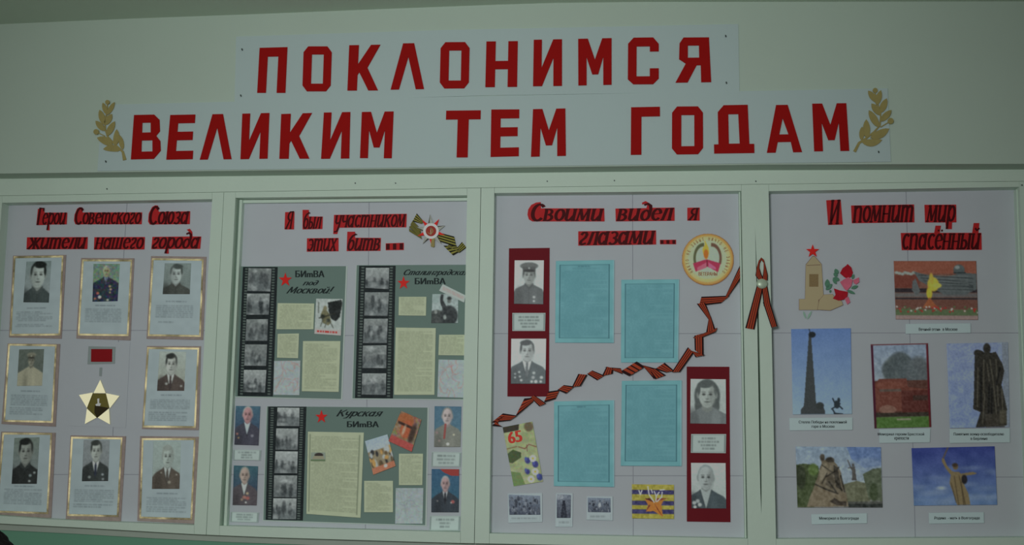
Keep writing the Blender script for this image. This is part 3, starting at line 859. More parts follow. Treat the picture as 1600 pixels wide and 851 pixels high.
s567 = 5.67
cert('gold-bordered sheet with dark-haired man in dark tunic, top left of the leftmost board', K(10, 390, s567), [(58, 52), (528, 45), (487, 787), (22, 775)], [(80, 75), (490, 68), (462, 742), (45, 745)], [(178, 105), (398, 98), (375, 468), (150, 465)],
     [(95, 545, 415, 635), (90, 655, 415, 685)], 518, lambda c: portrait(c, (105, 122, 122), (55, 66, 66), (150, 162, 158), (22, 28, 26), .51, .33, .29, .3, bg2=(128, 138, 142), shade=-1, collar=(62, 72, 72)))
cert('gold-bordered sheet with the only colour portrait, top middle of the leftmost board', K(110, 390, s567), [(95, 72), (565, 75), (530, 802), (52, 785)], [(118, 102), (533, 104), (500, 748), (80, 742)], [(205, 125), (438, 125), (418, 455), (195, 460)],
     [(140, 520, 460, 645)], 495, lambda c: (portrait(c, (95, 120, 110), (38, 46, 66), (150, 145, 118), (150, 150, 140), .5, .2, .12, .14, bg2=(110, 128, 95), shirt=(120, 140, 160), tie=(60, 70, 100), medals=[(.66, .6, .05, (150, 135, 95)), (.7, .68, .05, (160, 145, 110)), (.68, .76, .04, (150, 125, 80)), (.2, .78, .06, (165, 90, 80)), (.28, .88, .07, (170, 170, 165)), (.1, .92, .05, (160, 80, 75)), (.6, .96, .05, (150, 150, 140))], bald=True), c.noise(16, 4, mono=False)))
cert('gold-bordered sheet with short-haired man, top right of the leftmost board', K(225, 390, s567), [(62, 55), (552, 62), (522, 798), (22, 788)], [(85, 92), (513, 98), (488, 755), (48, 748)], [(185, 120), (418, 120), (405, 393), (165, 393)],
     [(110, 490, 440, 605), (120, 630, 400, 655)], 460, lambda c: portrait(c, (108, 122, 120), (62, 66, 62), (148, 160, 158), (60, 68, 66), .46, .35, .22, .3, shade=-1, collar=(60, 62, 58)))
cert('gold-bordered sheet with person in pale uniform and cap on the leftmost board', K(0, 530, s567), [(68, 35), (532, 40), (492, 772), (12, 748)], [(88, 55), (488, 62), (453, 722), (45, 712)], [(170, 88), (390, 85), (372, 410), (150, 412)],
     [(105, 490, 430, 590), (100, 600, 390, 670)], 460, lambda c: portrait(c, (82, 92, 84), (142, 140, 118), (128, 128, 112), (70, 74, 66), .51, .31, .12, .15, bg2=(75, 84, 80), hat=(112, 112, 96)))
cert('gold-bordered sheet with dark-suited man in tie, right of the gold star', K(215, 530, s567), [(83, 58), (560, 60), (540, 803), (38, 792)], [(100, 85), (530, 90), (500, 768), (58, 762)], [(195, 105), (430, 110), (412, 455), (172, 455)],
     [(120, 530, 470, 620), (110, 640, 450, 725)], 495, lambda c: portrait(c, (146, 158, 152), (72, 62, 58), (158, 164, 158), (42, 46, 44), .47, .32, .2, .25, bg2=(128, 134, 122), shirt=(165, 172, 168), tie=(60, 50, 50), medals=[(.33, .82, .05, (140, 145, 142)), (.88, .88, .04, (150, 152, 148))]))
cert('gold-bordered sheet with man in dark tunic with medals, lower left corner', K(0, 670, s567), [(10, 22), (492, 32), (452, 792), (-55, 752)], [(36, 48), (446, 52), (412, 736), (-18, 722)], [(128, 78), (350, 72), (325, 485), (103, 485)],
     [(50, 530, 380, 670)], 508, lambda c: portrait(c, (98, 112, 104), (36, 40, 40), (125, 132, 126), (26, 30, 28), .49, .3, .26, .26, bg2=(105, 115, 120), collar=(44, 50, 50), medals=[(.72, .82, .06, (110, 125, 128)), (.88, .76, .05, (128, 140, 140)), (.7, .94, .05, (140, 150, 150))]))
cert('gold-bordered sheet with man in grey suit and tie, bottom middle of leftmost board', K(100, 670, s567), [(58, 55), (548, 63), (502, 817), (15, 798)], [(78, 84), (503, 92), (468, 762), (42, 752)], [(175, 95), (405, 95), (390, 460), (158, 462)],
     [(100, 535, 450, 650), (95, 660, 440, 700)], 505, lambda c: portrait(c, (118, 126, 130), (48, 54, 54), (150, 158, 152), (46, 52, 50), .5, .27, .2, .24, shirt=(170, 176, 176), tie=(40, 46, 62), medals=[(.78, .84, .05, (130, 140, 145)), (.28, .9, .06, (110, 120, 118)), (.8, .95, .05, (120, 128, 130))]))
cert('gold-bordered sheet with fair-haired man in brown jacket, bottom right of the leftmost board', K(215, 670, s567), [(22, 62), (547, 68), (507, 838), (-3, 813)], [(52, 98), (498, 98), (468, 788), (30, 775)], [(140, 105), (385, 110), (370, 530), (127, 530)],
     [(85, 605, 440, 680), (85, 685, 440, 740)], 572, lambda c: portrait(c, (135, 152, 148), (78, 70, 62), (148, 162, 156), (128, 138, 132), .54, .32, .19, .22, bg2=(128, 142, 138), shirt=(158, 168, 166), tie=(72, 66, 60), medals=[(.32, .66, .03, (140, 138, 125)), (.62, .86, .06, (128, 124, 112)), (.88, .7, .03, (150, 148, 138))]))

# gold star order on the leftmost board
kS = K(110, 530, 5.67)
tag(slab('mounting_sheet', kS((12, 12), (528, 25), (490, 782), (-20, 765)), DB + 0.0018, 0.0006, M['lilac']), 'plain lilac sheet under the gold star order', 'paper')
root = thing('star_order', 'paper gold star order hanging below a red bar, centre of the leftmost board', 'medal', at(*kS((240, 700))[0], DB))
slab('bar_frame', kS((160, 60), (398, 65), (392, 215), (150, 220)), DB + 0.004, 0.002, M['grey'], root)
slab('red_bar', kS((184, 85), (370, 85), (368, 198), (182, 198)), DB + 0.0052, 0.0015, M['bar'], root)
slab('link', kS((258, 248), (280, 248), (276, 325), (254, 325)), DB + 0.004, 0.002, M['grey'], root)
for P_ in ([(264, 358), (312, 476), (204, 476)], [(434, 500), (348, 610), (314, 476)], [(350, 752), (242, 692), (342, 612)], [(128, 748), (146, 612), (232, 692)], [(76, 492), (200, 470), (146, 606)]):
    slab('star_point', kS(*P_), DB + 0.0075, 0.005, M['mirror_gold'], root)
slab('star_centre', kS((202, 478), (314, 480), (342, 606), (238, 694), (148, 608)), DB + 0.005, 0.003, M['olive'], root)
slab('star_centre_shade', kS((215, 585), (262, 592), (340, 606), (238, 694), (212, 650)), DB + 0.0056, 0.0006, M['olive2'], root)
slab('numeral', kS((238, 525), (256, 522), (254, 562), (270, 568), (262, 590), (226, 588), (222, 575), (240, 566)), DB + 0.0064, 0.0008, mat('pale_numeral', (215, 215, 200), 0.4), root)

# ------------------------------------------------------------------ battle posters of the second board
def film_base(cv):
    for r in np.arange(0.01, 1, 0.0215):
        for x0 in (.085, .865):
            cv.rect(x0 - .02, r, x0 + .06, r + .011, (92, 104, 98), .75)
    cv.noise(5, 3)
def still(cv, k):
    r = np.random.RandomState(k)
    sky = 118 + r.randint(-25, 30)
    cv.grad(-.01, 1.01, (sky, sky + 6, sky + 6), (sky * .75, sky * .78, sky * .8))
    hz = .45 + .25 * r.rand()
    cv.poly([(0, hz), (.3, hz + .1 * r.randn()), (.7, hz - .06 * r.rand()), (1, hz + .04), (1, 1), (0, 1)], (92, 98, 100))
    for j in range(9):
        x, y = r.rand(), hz + (r.rand() - .3) * .35
        s_ = .05 + .1 * r.rand()
        c = 45 + r.randint(0, 35)
        cv.ell(x, y, s_ * .6, s_ * 1.8, (c, c + 5, c + 7), 2, .85)
        cv.ell(x, y - s_ * 1.7, s_ * .4, s_ * .45, (c + 12, c + 16, c + 18), 1.5, .85)
    for j in range(5):
        x, y = r.rand(), r.rand()
        c = 135 + r.randint(0, 25)
        cv.ell(x, y, .06 + .12 * r.rand(), .05 + .08 * r.rand(), (c, c + 5, c + 6), 4, .55)
    cv.noise(13, 3)
    cv.noise(9, 1.6)
    cv.blur(1)
NOTE = (150, 157, 134)
def note(root, q, dens=.55, frame=False, name='text_note', rp=2.9):
    cv = cvq(q, NOTE)
    cv.noise(3, 8)
    if frame:
        for a in ((.035, .03, .05, .97), (.92, .03, .935, .97)):
            cv.rect(*a, (90, 98, 82))
    lines_body(cv, [(.07, .05, .93, .95)], (105, 112, 92), dens, rp)
    cv.blur(1)
    return sheet(name, q, cv, DB + 0.0062, root)
def mapsheet(root, q, ink, seed, name='map_print'):
    cv = cvq(q, (140, 150, 152))
    r = np.random.RandomState(seed)
    cv.noise(6, 5)
    for j in range(14):
        x, y = .2 + .6 * r.rand(), .1 + .8 * r.rand()
        a = r.rand() * 6.28
        for k in range(4):
            a += r.randn() * .7
            x2, y2 = x + .12 * math.cos(a), y + .12 * math.sin(a)
            cv.line(x, y, x2, y2, .8 + r.rand() * .7, ink, .36)
            x, y = x2, y2
    cv.noise(6, 2, mono=False)
    cv.blur(1)
    return sheet(name, q, cv, DB + 0.006, root)

def star_pts(cx, cy, r, rot=-90, k=.40, ys=1.08):
    return [(cx + (r if i % 2 == 0 else r * k) * math.cos(math.radians(rot + 36 * i)), cy + ys * (r if i % 2 == 0 else r * k) * math.sin(math.radians(rot + 36 * i))) for i in range(10)]

def poster(label, card, film, stills, star, titles, seed):
    root = thing('battle_poster', label, 'poster', centre([card[2], card[3]], DB), 'grey-green battle posters')
    slab('card', card, DB + 0.0035, 0.0025, M['card'], root)
    slab('sleeve_edge', [(x + (2.4 if i in (1, 2) else -1.2), y + (1.6 if i > 1 else 0)) for i, (x, y) in enumerate(card)], DB + 0.0022, 0.001, mat('clear_sleeve_edge', (140, 150, 146), .5), root)
    cv = cvq(film, (24, 30, 32))
    film_base(cv)
    fs = sheet('film_strip', film, cv, DB + 0.0045, root)
    for k, q in enumerate(stills):
        c = cvq(q, (120, 125, 125))
        still(c, seed + k)
        sheet('film_still', q, c, DB + 0.0052, fs)
    slab('red_star', star_pts(*star), DB + 0.006, 0.0015, M['star'], root)
    for s_, q, sh, bo in titles:
        if sh:
            hand('title_lettering', s_, q, DB + 0.0045, M['black'], root, weight=.2, shear=.35, xheight=False, serif=False)
            continue
        text('title_lettering', s_, q, DB + 0.0045, M['black'], root, shear=sh, bold=.045 if sh == 0 else .03)
    return root
def bx(x0, y0, x1, y1, lean=-.04):
    k = lean * (y1 - y0)
    return [(x0, y0), (x1, y0), (x1 + k, y1), (x0 + k, y1)]
kA, kA1, kA2 = K(360, 400, 3.546), K(370, 405, 7.4), K(370, 510, 7.4)
p = poster('grey-green poster БИТВА под Москвой with film strip, upper left of the second board', kA((45, 57), (640, 55), (612, 790), (28, 776)), kA((70, 60), (262, 60), (235, 776), (40, 774)),
           [kA1((135, 100), (402, 105), (388, 372), (120, 365)), kA1((118, 395), (382, 395), (368, 640), (108, 640)), kA1((112, 692), (360, 690)) + kA2((352, 165), (98, 165)), kA2((95, 205), (350, 207), (338, 455), (85, 452)), kA2((82, 500), (342, 502), (325, 762), (73, 755))],
           (445.8, 437, 10.6), [('БИmВА', bx(461.3, 422.5, 507, 432.8, 0), .0, .0), ('под', bx(472.5, 437.5, 498.5, 445.6, 0), .3, .005), ('Москвой!', bx(447, 447.5, 523, 458.5, 0), .45, .0)], 10)
note(p, kA((262, 260), (465, 262), (460, 405), (255, 405)))
note(p, kA((262, 430), (380, 428), (375, 565), (258, 562)))
note(p, kA((402, 470), (610, 470), (600, 752), (395, 748)))
mapsheet(p, kA((242, 580), (388, 578), (382, 770), (238, 768)), (165, 95, 88), 4)
q = kA((475, 235), (622, 237), (612, 440), (465, 430))
cv = cvq(q, (150, 158, 156))
cv.poly([(.45, .1), (.95, .02), (1, .12), (.92, .5), (.78, .62), (.6, .55), (.5, .35)], (34, 38, 38))
cv.ell(.8, .2, .16, .12, (24, 28, 28), 3)
cv.poly([(.2, .45), (.32, .22), (.4, .3), (.52, .42), (.62, .66), (.5, .74), (.3, .68)], (96, 94, 72))
cv.ell(.36, .27, .07, .07, (110, 106, 84), 2); cv.ell(.28, .5, .08, .06, (40, 44, 38), 2); cv.ell(.5, .6, .07, .05, (48, 52, 46), 2)
cv.line(.15, .55, .75, .4, 2, (44, 46, 40))
for a in ((.3, .55, .22, .78), (.45, .6, .38, .8), (.55, .62, .7, .8), (.1, .1, .12, .4)):
    cv.line(*a, 1.6, (70, 74, 68))
cv.noise(12, 3)
cv.rect(0, .85, 1, 1, (155, 150, 148))
cv.blur(1)
cv.text(.04, .87, .95, .97, 1, (160, 45, 42), .9)
sheet('propaganda_print', q, cv, DB + 0.0065, p)

kC, kC1, kC2, kC3 = K(540, 400, 3.546), K(550, 405, 7.4), K(550, 510, 7.4), K(610, 405, 7.4)
p = poster('grey-green poster Сталинградская БИТВА with film strip, upper right of the second board', kC((62, 50), (685, 47), (668, 792), (38, 787)), kC((75, 53), (277, 53), (262, 787), (52, 785)),
           [kC1((160, 97), (430, 97), (425, 345), (152, 330)), kC1((148, 380), (428, 380), (412, 655), (140, 650)), kC1((140, 685), (415, 685)) + kC2((402, 190), (125, 190)), kC2((125, 220), (400, 215), (395, 480), (118, 480)), kC2((118, 540), (395, 540), (390, 790), (110, 785))],
           (630.5, 442, 10), [('Сталинградская', bx(630.5, 420.5, 734, 432, 0), .45, 0), ('БИmВА', bx(648, 434, 696.5, 443.8, 0), 0, 0)], 30)
note(p, kC((295, 225), (448, 225), (445, 330), (293, 328)))
note(p, kC((278, 395), (500, 398), (492, 768), (268, 768)))
note(p, kC((518, 435), (665, 435), (660, 550), (514, 548)))
mapsheet(p, kC((515, 572), (662, 575), (655, 784), (508, 780)), (165, 90, 85), 9)
q = kC3((478, 500), (790, 500), (782, 735), (472, 735))
q = kC3((485, 400), (785, 400), (782, 735), (472, 735))
cv = cvq(q, (138, 150, 150))
cv.ell(.2, .85, .35, .3, (62, 66, 66), 3)
cv.ell(.66, .75, .32, .35, (48, 52, 54), 3)
cv.poly([(.5, .75), (.3, .25), (.33, 0), (.44, .02), (.42, .22), (.6, .5)], (50, 54, 56))
cv.ell(.66, .22, .08, .1, (95, 100, 98), 1.5)
cv.ell(.66, .15, .09, .06, (50, 54, 54), 1.5)
cv.ell(.5, .8, .06, .08, (130, 138, 136), 1.5)
cv.ell(.15, .62, .06, .07, (125, 130, 128), 1.5)
cv.noise(15, 3)
cv.rect(0, 0, .25, .3, (125, 142, 140), .6)
cv.blur(1)
sheet('soldiers_photo', q, cv, DB + 0.0062, p)
q = kC3((605, 285), (870, 415), (852, 500), (562, 362))
cv = cvq(q, (148, 156, 154))
cv.text(.08, .25, .95, .7, 2, (160, 110, 108), .6)
cv.blur(1)
sheet('slogan_strip', q, cv, DB + 0.0072, p)

kD, kD1, kD2, kE, kF = K(340, 610, 3.532), K(410, 625, 8.1), K(410, 720, 8.1), K(480, 630, 6.545), K(540, 700, 7.09)
p = poster('grey-green poster Курская БИТВА with film strip, lower middle of the second board', [(417.5, 634.5), (667.8, 636.5), (664.2, 820), (411.5, 812)], kD((280, 88), (490, 88), (470, 716), (265, 712)),
           [kD1((190, 92), (470, 95), (465, 328), (182, 325)), kD1((175, 355), (452, 358), (445, 630), (165, 625)), kD1((165, 645), (448, 648)) + kD2((438, 155), (150, 152)), kD2((148, 180), (440, 182), (432, 460), (140, 455)), kD2((138, 470), (432, 472), (425, 735), (128, 735))],
           (502.2, 651, 10), [('Курская', bx(525, 639.5, 599, 653.5, 0), .45, 0), ('БИmВА', bx(542, 657.8, 592, 667, 0), 0, .005)], 50)
nt_ = note(p, [(481, 674), (568.6, 675.5), (563.3, 808.6), (478.7, 802.5)], frame=True)
q = kE((40, 500), (185, 500), (185, 590), (35, 590))
cv = cvq(q, (120, 130, 120), 2)
cv.ell(.55, .3, .3, .25, (50, 45, 42), 2)
cv.poly([(.2, .4), (.85, .4), (.95, .75), (.1, .75)], (128, 124, 105))
cv.rect(0, .8, 1, 1, (88, 105, 78))
sheet('tiny_photo', q, cv, DB + 0.0075, nt_)
note(p, kF((590, 60), (858, 60), (850, 408), (590, 408)))
note(p, kF((205, 360), (525, 360), (525, 708), (205, 708)))
mapsheet(p, kF((555, 440), (862, 440), (852, 835), (548, 835)), (112, 118, 122), 21)
q = kE((960, 75), (1170, 165), (1068, 495), (830, 385))
cv = cvq(q, (120, 100, 82))
cv.noise(22, 4, mono=False)
cv.ell(.35, .2, .38, .2, (140, 85, 55), 3)
cv.ell(.5, .45, .25, .28, (150, 80, 55), 3)
cv.poly([(.05, .3), (.9, .3), (.85, .38), (.1, .38)], (55, 40, 36))
cv.ell(.8, .5, .12, .3, (60, 48, 42), 3)
cv.ell(.42, .5, .06, .16, (160, 135, 115), 2)
cv.rect(0, .78, 1, 1, (150, 70, 66))
cv.noise(8, 2)
cv.blur(1)
sheet('helmet_poster_print', q, cv, DB + 0.0085, p)
q = kE((590, 385), (820, 315), (905, 640), (675, 730))
cv = cvq(q, (125, 115, 95))
cv.grad(-.01, .35, (140, 155, 168), (148, 158, 165))
r = np.random.RandomState(5)
for j in range(26):
    x, y = r.rand(), .35 + .45 * r.rand()
    c = [(45, 45, 48), (165, 130, 80), (150, 155, 155), (90, 75, 55)][r.randint(4)]
    cv.ell(x, y, .05 + .04 * r.rand(), .06 + .08 * r.rand(), c, 1.5)
cv.rect(0, .82, 1, 1, (158, 102, 80))
cv.ell(.6, .88, .08, .05, (170, 170, 165), 1)
cv.noise(8, 2)
cv.blur(1)
sheet('gun_crew_print', q, cv, DB + 0.0075, p)

def caption(label, q, lines, m=M['black'], name='caption_card', base=(150, 162, 160), framed=True, group=None, d=DB + 0.004, parent=None, rows=3):
    cv = cvq(q, base)
    if framed:
        for a in ((.02, .04, .98, .07), (.02, .93, .98, .96)):
            cv.rect(*a, (100, 108, 106), .6)
        for a in ((.02, .04, .045, .96), (.955, .04, .98, .96)):
            cv.rect(*a, (70, 80, 80), .9)
    if rows:
        cv.text(.15, .14, .85, .86, rows, (85, 95, 95), .7, center=True)
        cv.blur(1)
    o = sheet(name, q, cv, d, parent)
    if label:
        tag(o, label, 'caption', group)
    for s_, x0, x1, y0, y1 in lines:
        text('caption_lettering', s_, [(x0, y0), (x1, y0), (x1, y1), (x0, y1)], d + 0.0006, m, o, bold=.025)
    return o
def photo(label, q, fn, name='portrait_photo', group=None, res=1.5, d=DB + 0.004, base=(120, 120, 120), cat='photo', parent=None):
    cv = cvq(q, base, res)
    fn(cv)
    o = sheet(name, q, cv, d, parent, GLOSS)
    if label:
        tag(o, label, cat, group)
    return o
GP = 'colour portraits beside the lower battle poster'
k_ = K(355, 625, 8.517)
photo('upper left colour portrait of flushed man on blue ground beside the lower battle poster', k_((115, 75), (440, 80), (415, 600), (95, 590)), lambda c: portrait(c, (55, 92, 112), (58, 58, 72), (165, 118, 122), (150, 150, 145), .5, .22, .19, .2, bg2=(42, 52, 82), shirt=(150, 165, 175), medals=[(.1, .72, .05, (150, 95, 85)), (.16, .82, .04, (150, 120, 80)), (.72, .76, .06, (115, 115, 128))], bald=True), group=GP)
caption('framed name card under the upper left colour portrait of the second board', k_((80, 655), (452, 660), (440, 802), (75, 795)), [])
k_ = K(350, 720, 8.1)
photo('colour portrait of grey-haired man with many medals, lower left beside the lower poster', k_((125, 55), (430, 65), (412, 560), (108, 555)), lambda c: portrait(c, (48, 88, 100), (74, 68, 74), (158, 138, 128), (128, 132, 125), .46, .24, .19, .2, bg2=(48, 50, 78), shirt=(160, 172, 170), medals=[(.6, .7, .06, (160, 140, 110)), (.48, .8, .08, (150, 100, 90)), (.62, .82, .08, (150, 80, 75)), (.55, .93, .04, (180, 185, 180)), (.38, .86, .05, (140, 120, 100))], bald=True), group=GP)
caption('framed name card under the lower left colour portrait of the second board', k_((85, 640), (442, 650), (432, 777), (78, 767)), [])
k_ = K(660, 625, 8.1)
photo('colour portrait of pale bald man in greyish brown jacket, upper right beside lower poster', k_((155, 75), (492, 80), (480, 590), (148, 590)), lambda c: (portrait(c, (52, 92, 118), (104, 106, 98), (165, 150, 150), (110, 112, 108), .48, .24, .19, .2, bg2=(60, 100, 120), medals=[(.74, .7, .04, (170, 165, 140)), (.52, .93, .06, (185, 188, 180)), (.1, .65, .05, (130, 105, 105)), (.2, .85, .05, (125, 110, 105))], bald=True), c.line(.42, .45, .38, .78, 5, (128, 55, 52), .8)), group=GP)
caption('framed name card under the upper right colour portrait of the second board', k_((118, 650), (492, 660), (482, 842), (110, 842)), [])
k_ = K(660, 720, 7.74)
photo('colour portrait of old man in dark suit under red flag, lower right of poster', k_((112, 95), (445, 98), (438, 618), (108, 618)), lambda c: (portrait(c, (38, 78, 112), (44, 52, 62), (160, 128, 130), (140, 150, 150), .5, .34, .15, .17, bg2=(42, 88, 108), shirt=(150, 155, 160), tie=(26, 28, 36), medals=[(.78, .76, .07, (150, 70, 70)), (.72, .78, .03, (165, 160, 155)), (.22, .74, .03, (115, 110, 112))], bald=True), c.poly([(.3, 0), (1, .0), (1, .16), (.7, .15), (.45, .08)], (128, 48, 44))), group=GP)
caption('framed name card under the lower right colour portrait of the second board', k_((90, 660), (462, 662), (452, 842), (82, 838)), [])

# ------------------------------------------------------------------ order badge with ribbon on the second board
def rib(root, name, segs, d0, scheme, cols, nw=None):
    """a folded ribbon: every segment a strip between two edges, stripes running along it"""
    V, Fc, C = [], [], []
    nw = len(scheme)
    for s_i, (ea, eb, da, db_) in enumerate(segs):
        n_ = len(ea)
        base = len(V)
        for i in range(n_):
            t = i / (n_ - 1)
            for k in range(nw):
                for e in (0, 1):
                    u = (k + e) / nw
                    x = ea[i][0] * (1 - u) + eb[i][0] * u
                    y = ea[i][1] * (1 - u) + eb[i][1] * u
                    dd = d0 + (da * (1 - t) + db_ * t) + 0.0025 * math.sin(math.pi * u) * .6
                    V.append(at(x, y, dd))
                    C.append(cols[scheme[k]])
        for i in range(n_ - 1):
            for k in range(nw):
                a = base + i * nw * 2 + k * 2
                b = a + nw * 2
                Fc.append((a, a + 1, b + 1, b))
    me = mesh(name, V, Fc)
    at_ = me.color_attributes.new('Col', 'FLOAT_COLOR', 'POINT')
    A = np.concatenate([alb(np.array(C)), np.ones((len(C), 1))], 1)
    at_.data.foreach_set('color', A.astype(np.float32).ravel())
    o = link(name, me, print_mat(name + '_cloth', .7), root)
    sm = o.modifiers.new('thickness', 'SOLIDIFY')
    sm.thickness = 0.0006
    return o
def densify(a, b, n=5):
    return [(a[0] + (b[0] - a[0]) * i / n, a[1] + (b[1] - a[1]) * i / n) for i in range(n + 1)]
def seg(kk, a0, a1, b0, b1, da=0.0, db=0.0, ex=.11):
    """edge a runs a0->a1, edge b runs b0->b1"""
    a0, a1 = (a0[0] - (a1[0] - a0[0]) * ex, a0[1] - (a1[1] - a0[1]) * ex), (a1[0] + (a1[0] - a0[0]) * ex, a1[1] + (a1[1] - a0[1]) * ex)
    b0, b1 = (b0[0] - (b1[0] - b0[0]) * ex, b0[1] - (b1[1] - b0[1]) * ex), (b1[0] + (b1[0] - b0[0]) * ex, b1[1] + (b1[1] - b0[1]) * ex)
    A = kk(a0, a1)
    B = kk(b0, b1)
    return (densify(*A), densify(*B), da, db)

kO = K(630, 320, 9.45)
root = thing('order_badge', 'silver and red star order with olive striped ribbon, top right of the second board', 'medal', at(*kO((410, 600))[0], DB))
OL = [(28, 28, 18), (112, 108, 52)]
rib(root, 'ribbon', [seg(kO, (210, 135), (295, 235), (150, 245), (260, 275), .002, .004), seg(kO, (150, 240), (240, 330), (120, 300), (250, 400), .003, .002),
                     seg(kO, (160, 290), (250, 400), (100, 340), (250, 480), .001, .003), seg(kO, (100, 350), (250, 460), (105, 400), (260, 495), .001, .003),
                     seg(kO, (540, 410), (730, 460), (540, 540), (760, 610), .003, .004), seg(kO, (610, 600), (770, 600), (745, 740), (830, 690), .002, .003),
                     seg(kO, (690, 590), (830, 660), (640, 640), (810, 700), .002, .003), seg(kO, (790, 640), (860, 555), (840, 700), (925, 635), .001, .003)], DB + .004, [0, 1, 0, 1, 0, 1, 0], OL)
for k in range(5):
    a = math.radians(-90 + 72 * k - 2)
    sp_ = lambda r_, t: (410 + r_ * math.cos(a + t), 385 + r_ * math.sin(a + t))
    if k in (0, 1, 2, 3, 4):
        slab('silver_ray', kO(sp_(110, -.36), sp_(250 if k in (0, 2) else 225, -.02), sp_(110, .36)), DB + .0085, .001, mat('silver_card', (126, 128, 122), .45, noise=.3, nscale=120), root)
    a2 = a + math.radians(36)
    sq = lambda r_, t: (410 + r_ * math.cos(a2 + t), 385 + r_ * math.sin(a2 + t))
    slab('red_ray', kO(sq(100, -.3), sq(215, 0), sq(100, .3)), DB + .009, .001, M['star'], root)
    slab('dark_edge', kO(sp_(120, -.30), sp_(250 if k in (0, 2) else 225, -.02), sp_(120, -.16)), DB + .0092, .001, M['olive2'], root)
slab('white_ring', [kO(*circ(410, 385, 116, n=28)), kO(*circ(410, 385, 78, n=28))], DB + .011, .002, mat('white_enamel', (180, 178, 182), .4), root)
slab('red_disc', kO(*circ(410, 385, 80, n=24)), DB + .0105, .002, mat('red_enamel', (120, 34, 26), .4), root)
slab('hammer', kO((398, 335), (416, 335), (412, 440), (400, 440)), DB + .0115, .0008, M['foil'], root)
slab('sickle', [kO(*circ(400, 385, 44, n=18)), kO(*circ(394, 380, 37, n=18))], DB + .0112, .0005, M['gold'], root)
slab('gold_tassel', kO((420, 490), (465, 490), (462, 615), (440, 625), (405, 610)), DB + .0105, .001, M['gold'], root)

# ------------------------------------------------------------------ third board
kM = K(760, 380, 2.836)
BG = (168, 178, 178)
def maroon(label, q):
    return tag(slab('photo_mount', q, DB + .0035, .0025, M['maroon']), label, 'photo mount', 'maroon photo mounts')
r1 = maroon('tall maroon mount with two photos of men, left side of the third board', kM((100, 22), (280, 20), (277, 678), (93, 678)))
photo(None, kM((125, 75), (255, 75), (252, 270), (122, 268)), lambda c: portrait(c, BG, (76, 82, 84), (135, 142, 140), (60, 64, 64), .5, .34, .2, .2, hat=(84, 88, 88), collar=(66, 72, 74), medals=[(.68, .84, .05, (150, 155, 155)), (.68, .93, .04, (165, 170, 170))]), 'portrait_photo', parent=r1, d=DB + .0045)
caption(None, kM((115, 308), (262, 308), (260, 388), (115, 388)), [], parent=r1, d=DB + .0045, rows=4)
photo(None, kM((110, 422), (265, 422), (262, 622), (108, 622)), lambda c: portrait(c, BG, (66, 78, 82), (152, 160, 160), (56, 62, 64), .46, .27, .19, .22, shirt=(165, 172, 172), tie=(84, 92, 96), medals=[(.12, .78, .03, (140, 148, 150)), (.12, .86, .03, (150, 158, 158)), (.24, .74, .035, (150, 158, 158)), (.26, .84, .035, (140, 148, 150)), (.3, .92, .04, (160, 165, 165)), (.66, .76, .045, (150, 158, 158)), (.64, .86, .05, (140, 146, 148)), (.88, .86, .05, (160, 165, 165)), (.6, .95, .04, (165, 170, 170)), (.72, .95, .05, (165, 170, 170)), (.86, .95, .04, (165, 170, 170))]), 'portrait_photo', parent=r1, d=DB + .0045)
kN, kN2 = K(960, 500, 3.274), K(960, 700, 5.637)
r2 = maroon('tall maroon mount with two photos of women, right side of the third board', [(1073, 572.4), (1139.6, 572.7), (1141.3, 815.3), (1073.2, 814.4)])
photo(None, kN((390, 300), (570, 302), (572, 530), (388, 528)), lambda c: portrait(c, (158, 170, 168), (100, 108, 110), (146, 156, 152), (72, 80, 80), .47, .35, .25, .28, long=True), 'portrait_photo', parent=r2, d=DB + .0045)
caption(None, kN((393, 582), (572, 582), (570, 680), (391, 678)), [], parent=r2, d=DB + .0045, rows=4)
photo(None, kN2((675, 128), (980, 130), (985, 530), (680, 528)), lambda c: portrait(c, (162, 174, 172), (62, 74, 80), (148, 158, 158), (128, 140, 142), .42, .32, .22, .26, shirt=(140, 152, 152), bald=True, medals=[(.08, .88, .06, (150, 158, 160)), (.18, .84, .06, (140, 148, 150)), (.24, .92, .06, (155, 162, 162)), (.1, .97, .05, (165, 170, 170))]), 'portrait_photo', parent=r2, d=DB + .0045)

def blue(label, q, title):
    cv = cvq(q, (98, 146, 152))
    cv.noise(2, 10)
    cv.rect(.985, 0, 1, 1, (140, 165, 172), .8)
    cv.rect(.065, .05, .92, .945, (92, 138, 146), 1)
    cv.noise(4, 14)
    if title:
        cv.text(.38, .062, .6, .08, 1, (45, 80, 92), .8)
        cv.text(.28, .09, .75, .105, 1, (60, 100, 112), .5)
    lines_body(cv, [(.1, .12 if title else .07, .89, .93)], (62, 108, 120), .42, 2.7)
    cv.blur(1)
    for a in ((.065, .05, .92, .058), (.065, .938, .92, .946)):
        cv.rect(*a, (50, 88, 98), .55)
    for a in ((.065, .05, .08, .946), (.905, .05, .92, .946)):
        cv.rect(*a, (38, 72, 84), .75)
    tag(sheet('text_sheet', q, cv, DB + .004), label, 'document', 'turquoise text sheets')
blue('turquoise printed sheet right of the left maroon mount, above the striped ribbon', [(868.6, 407.5), (960, 406), (959.4, 535.5), (867.3, 535)], True)
blue('turquoise printed sheet under the dots of the heading, upper right of the four', [(970.7, 436.8), (1061.5, 436.2), (1060, 566), (970.3, 566)], False)
blue('turquoise printed sheet lower left of the four, right of the flower card', [(865.8, 626.8), (960, 625), (960, 760.5), (865.4, 759)], True)
blue('turquoise printed sheet lower right of the four, above the star postcard', [(971.6, 594.7), (1065.4, 594), (1065.3, 728), (969.9, 727.3)], False)

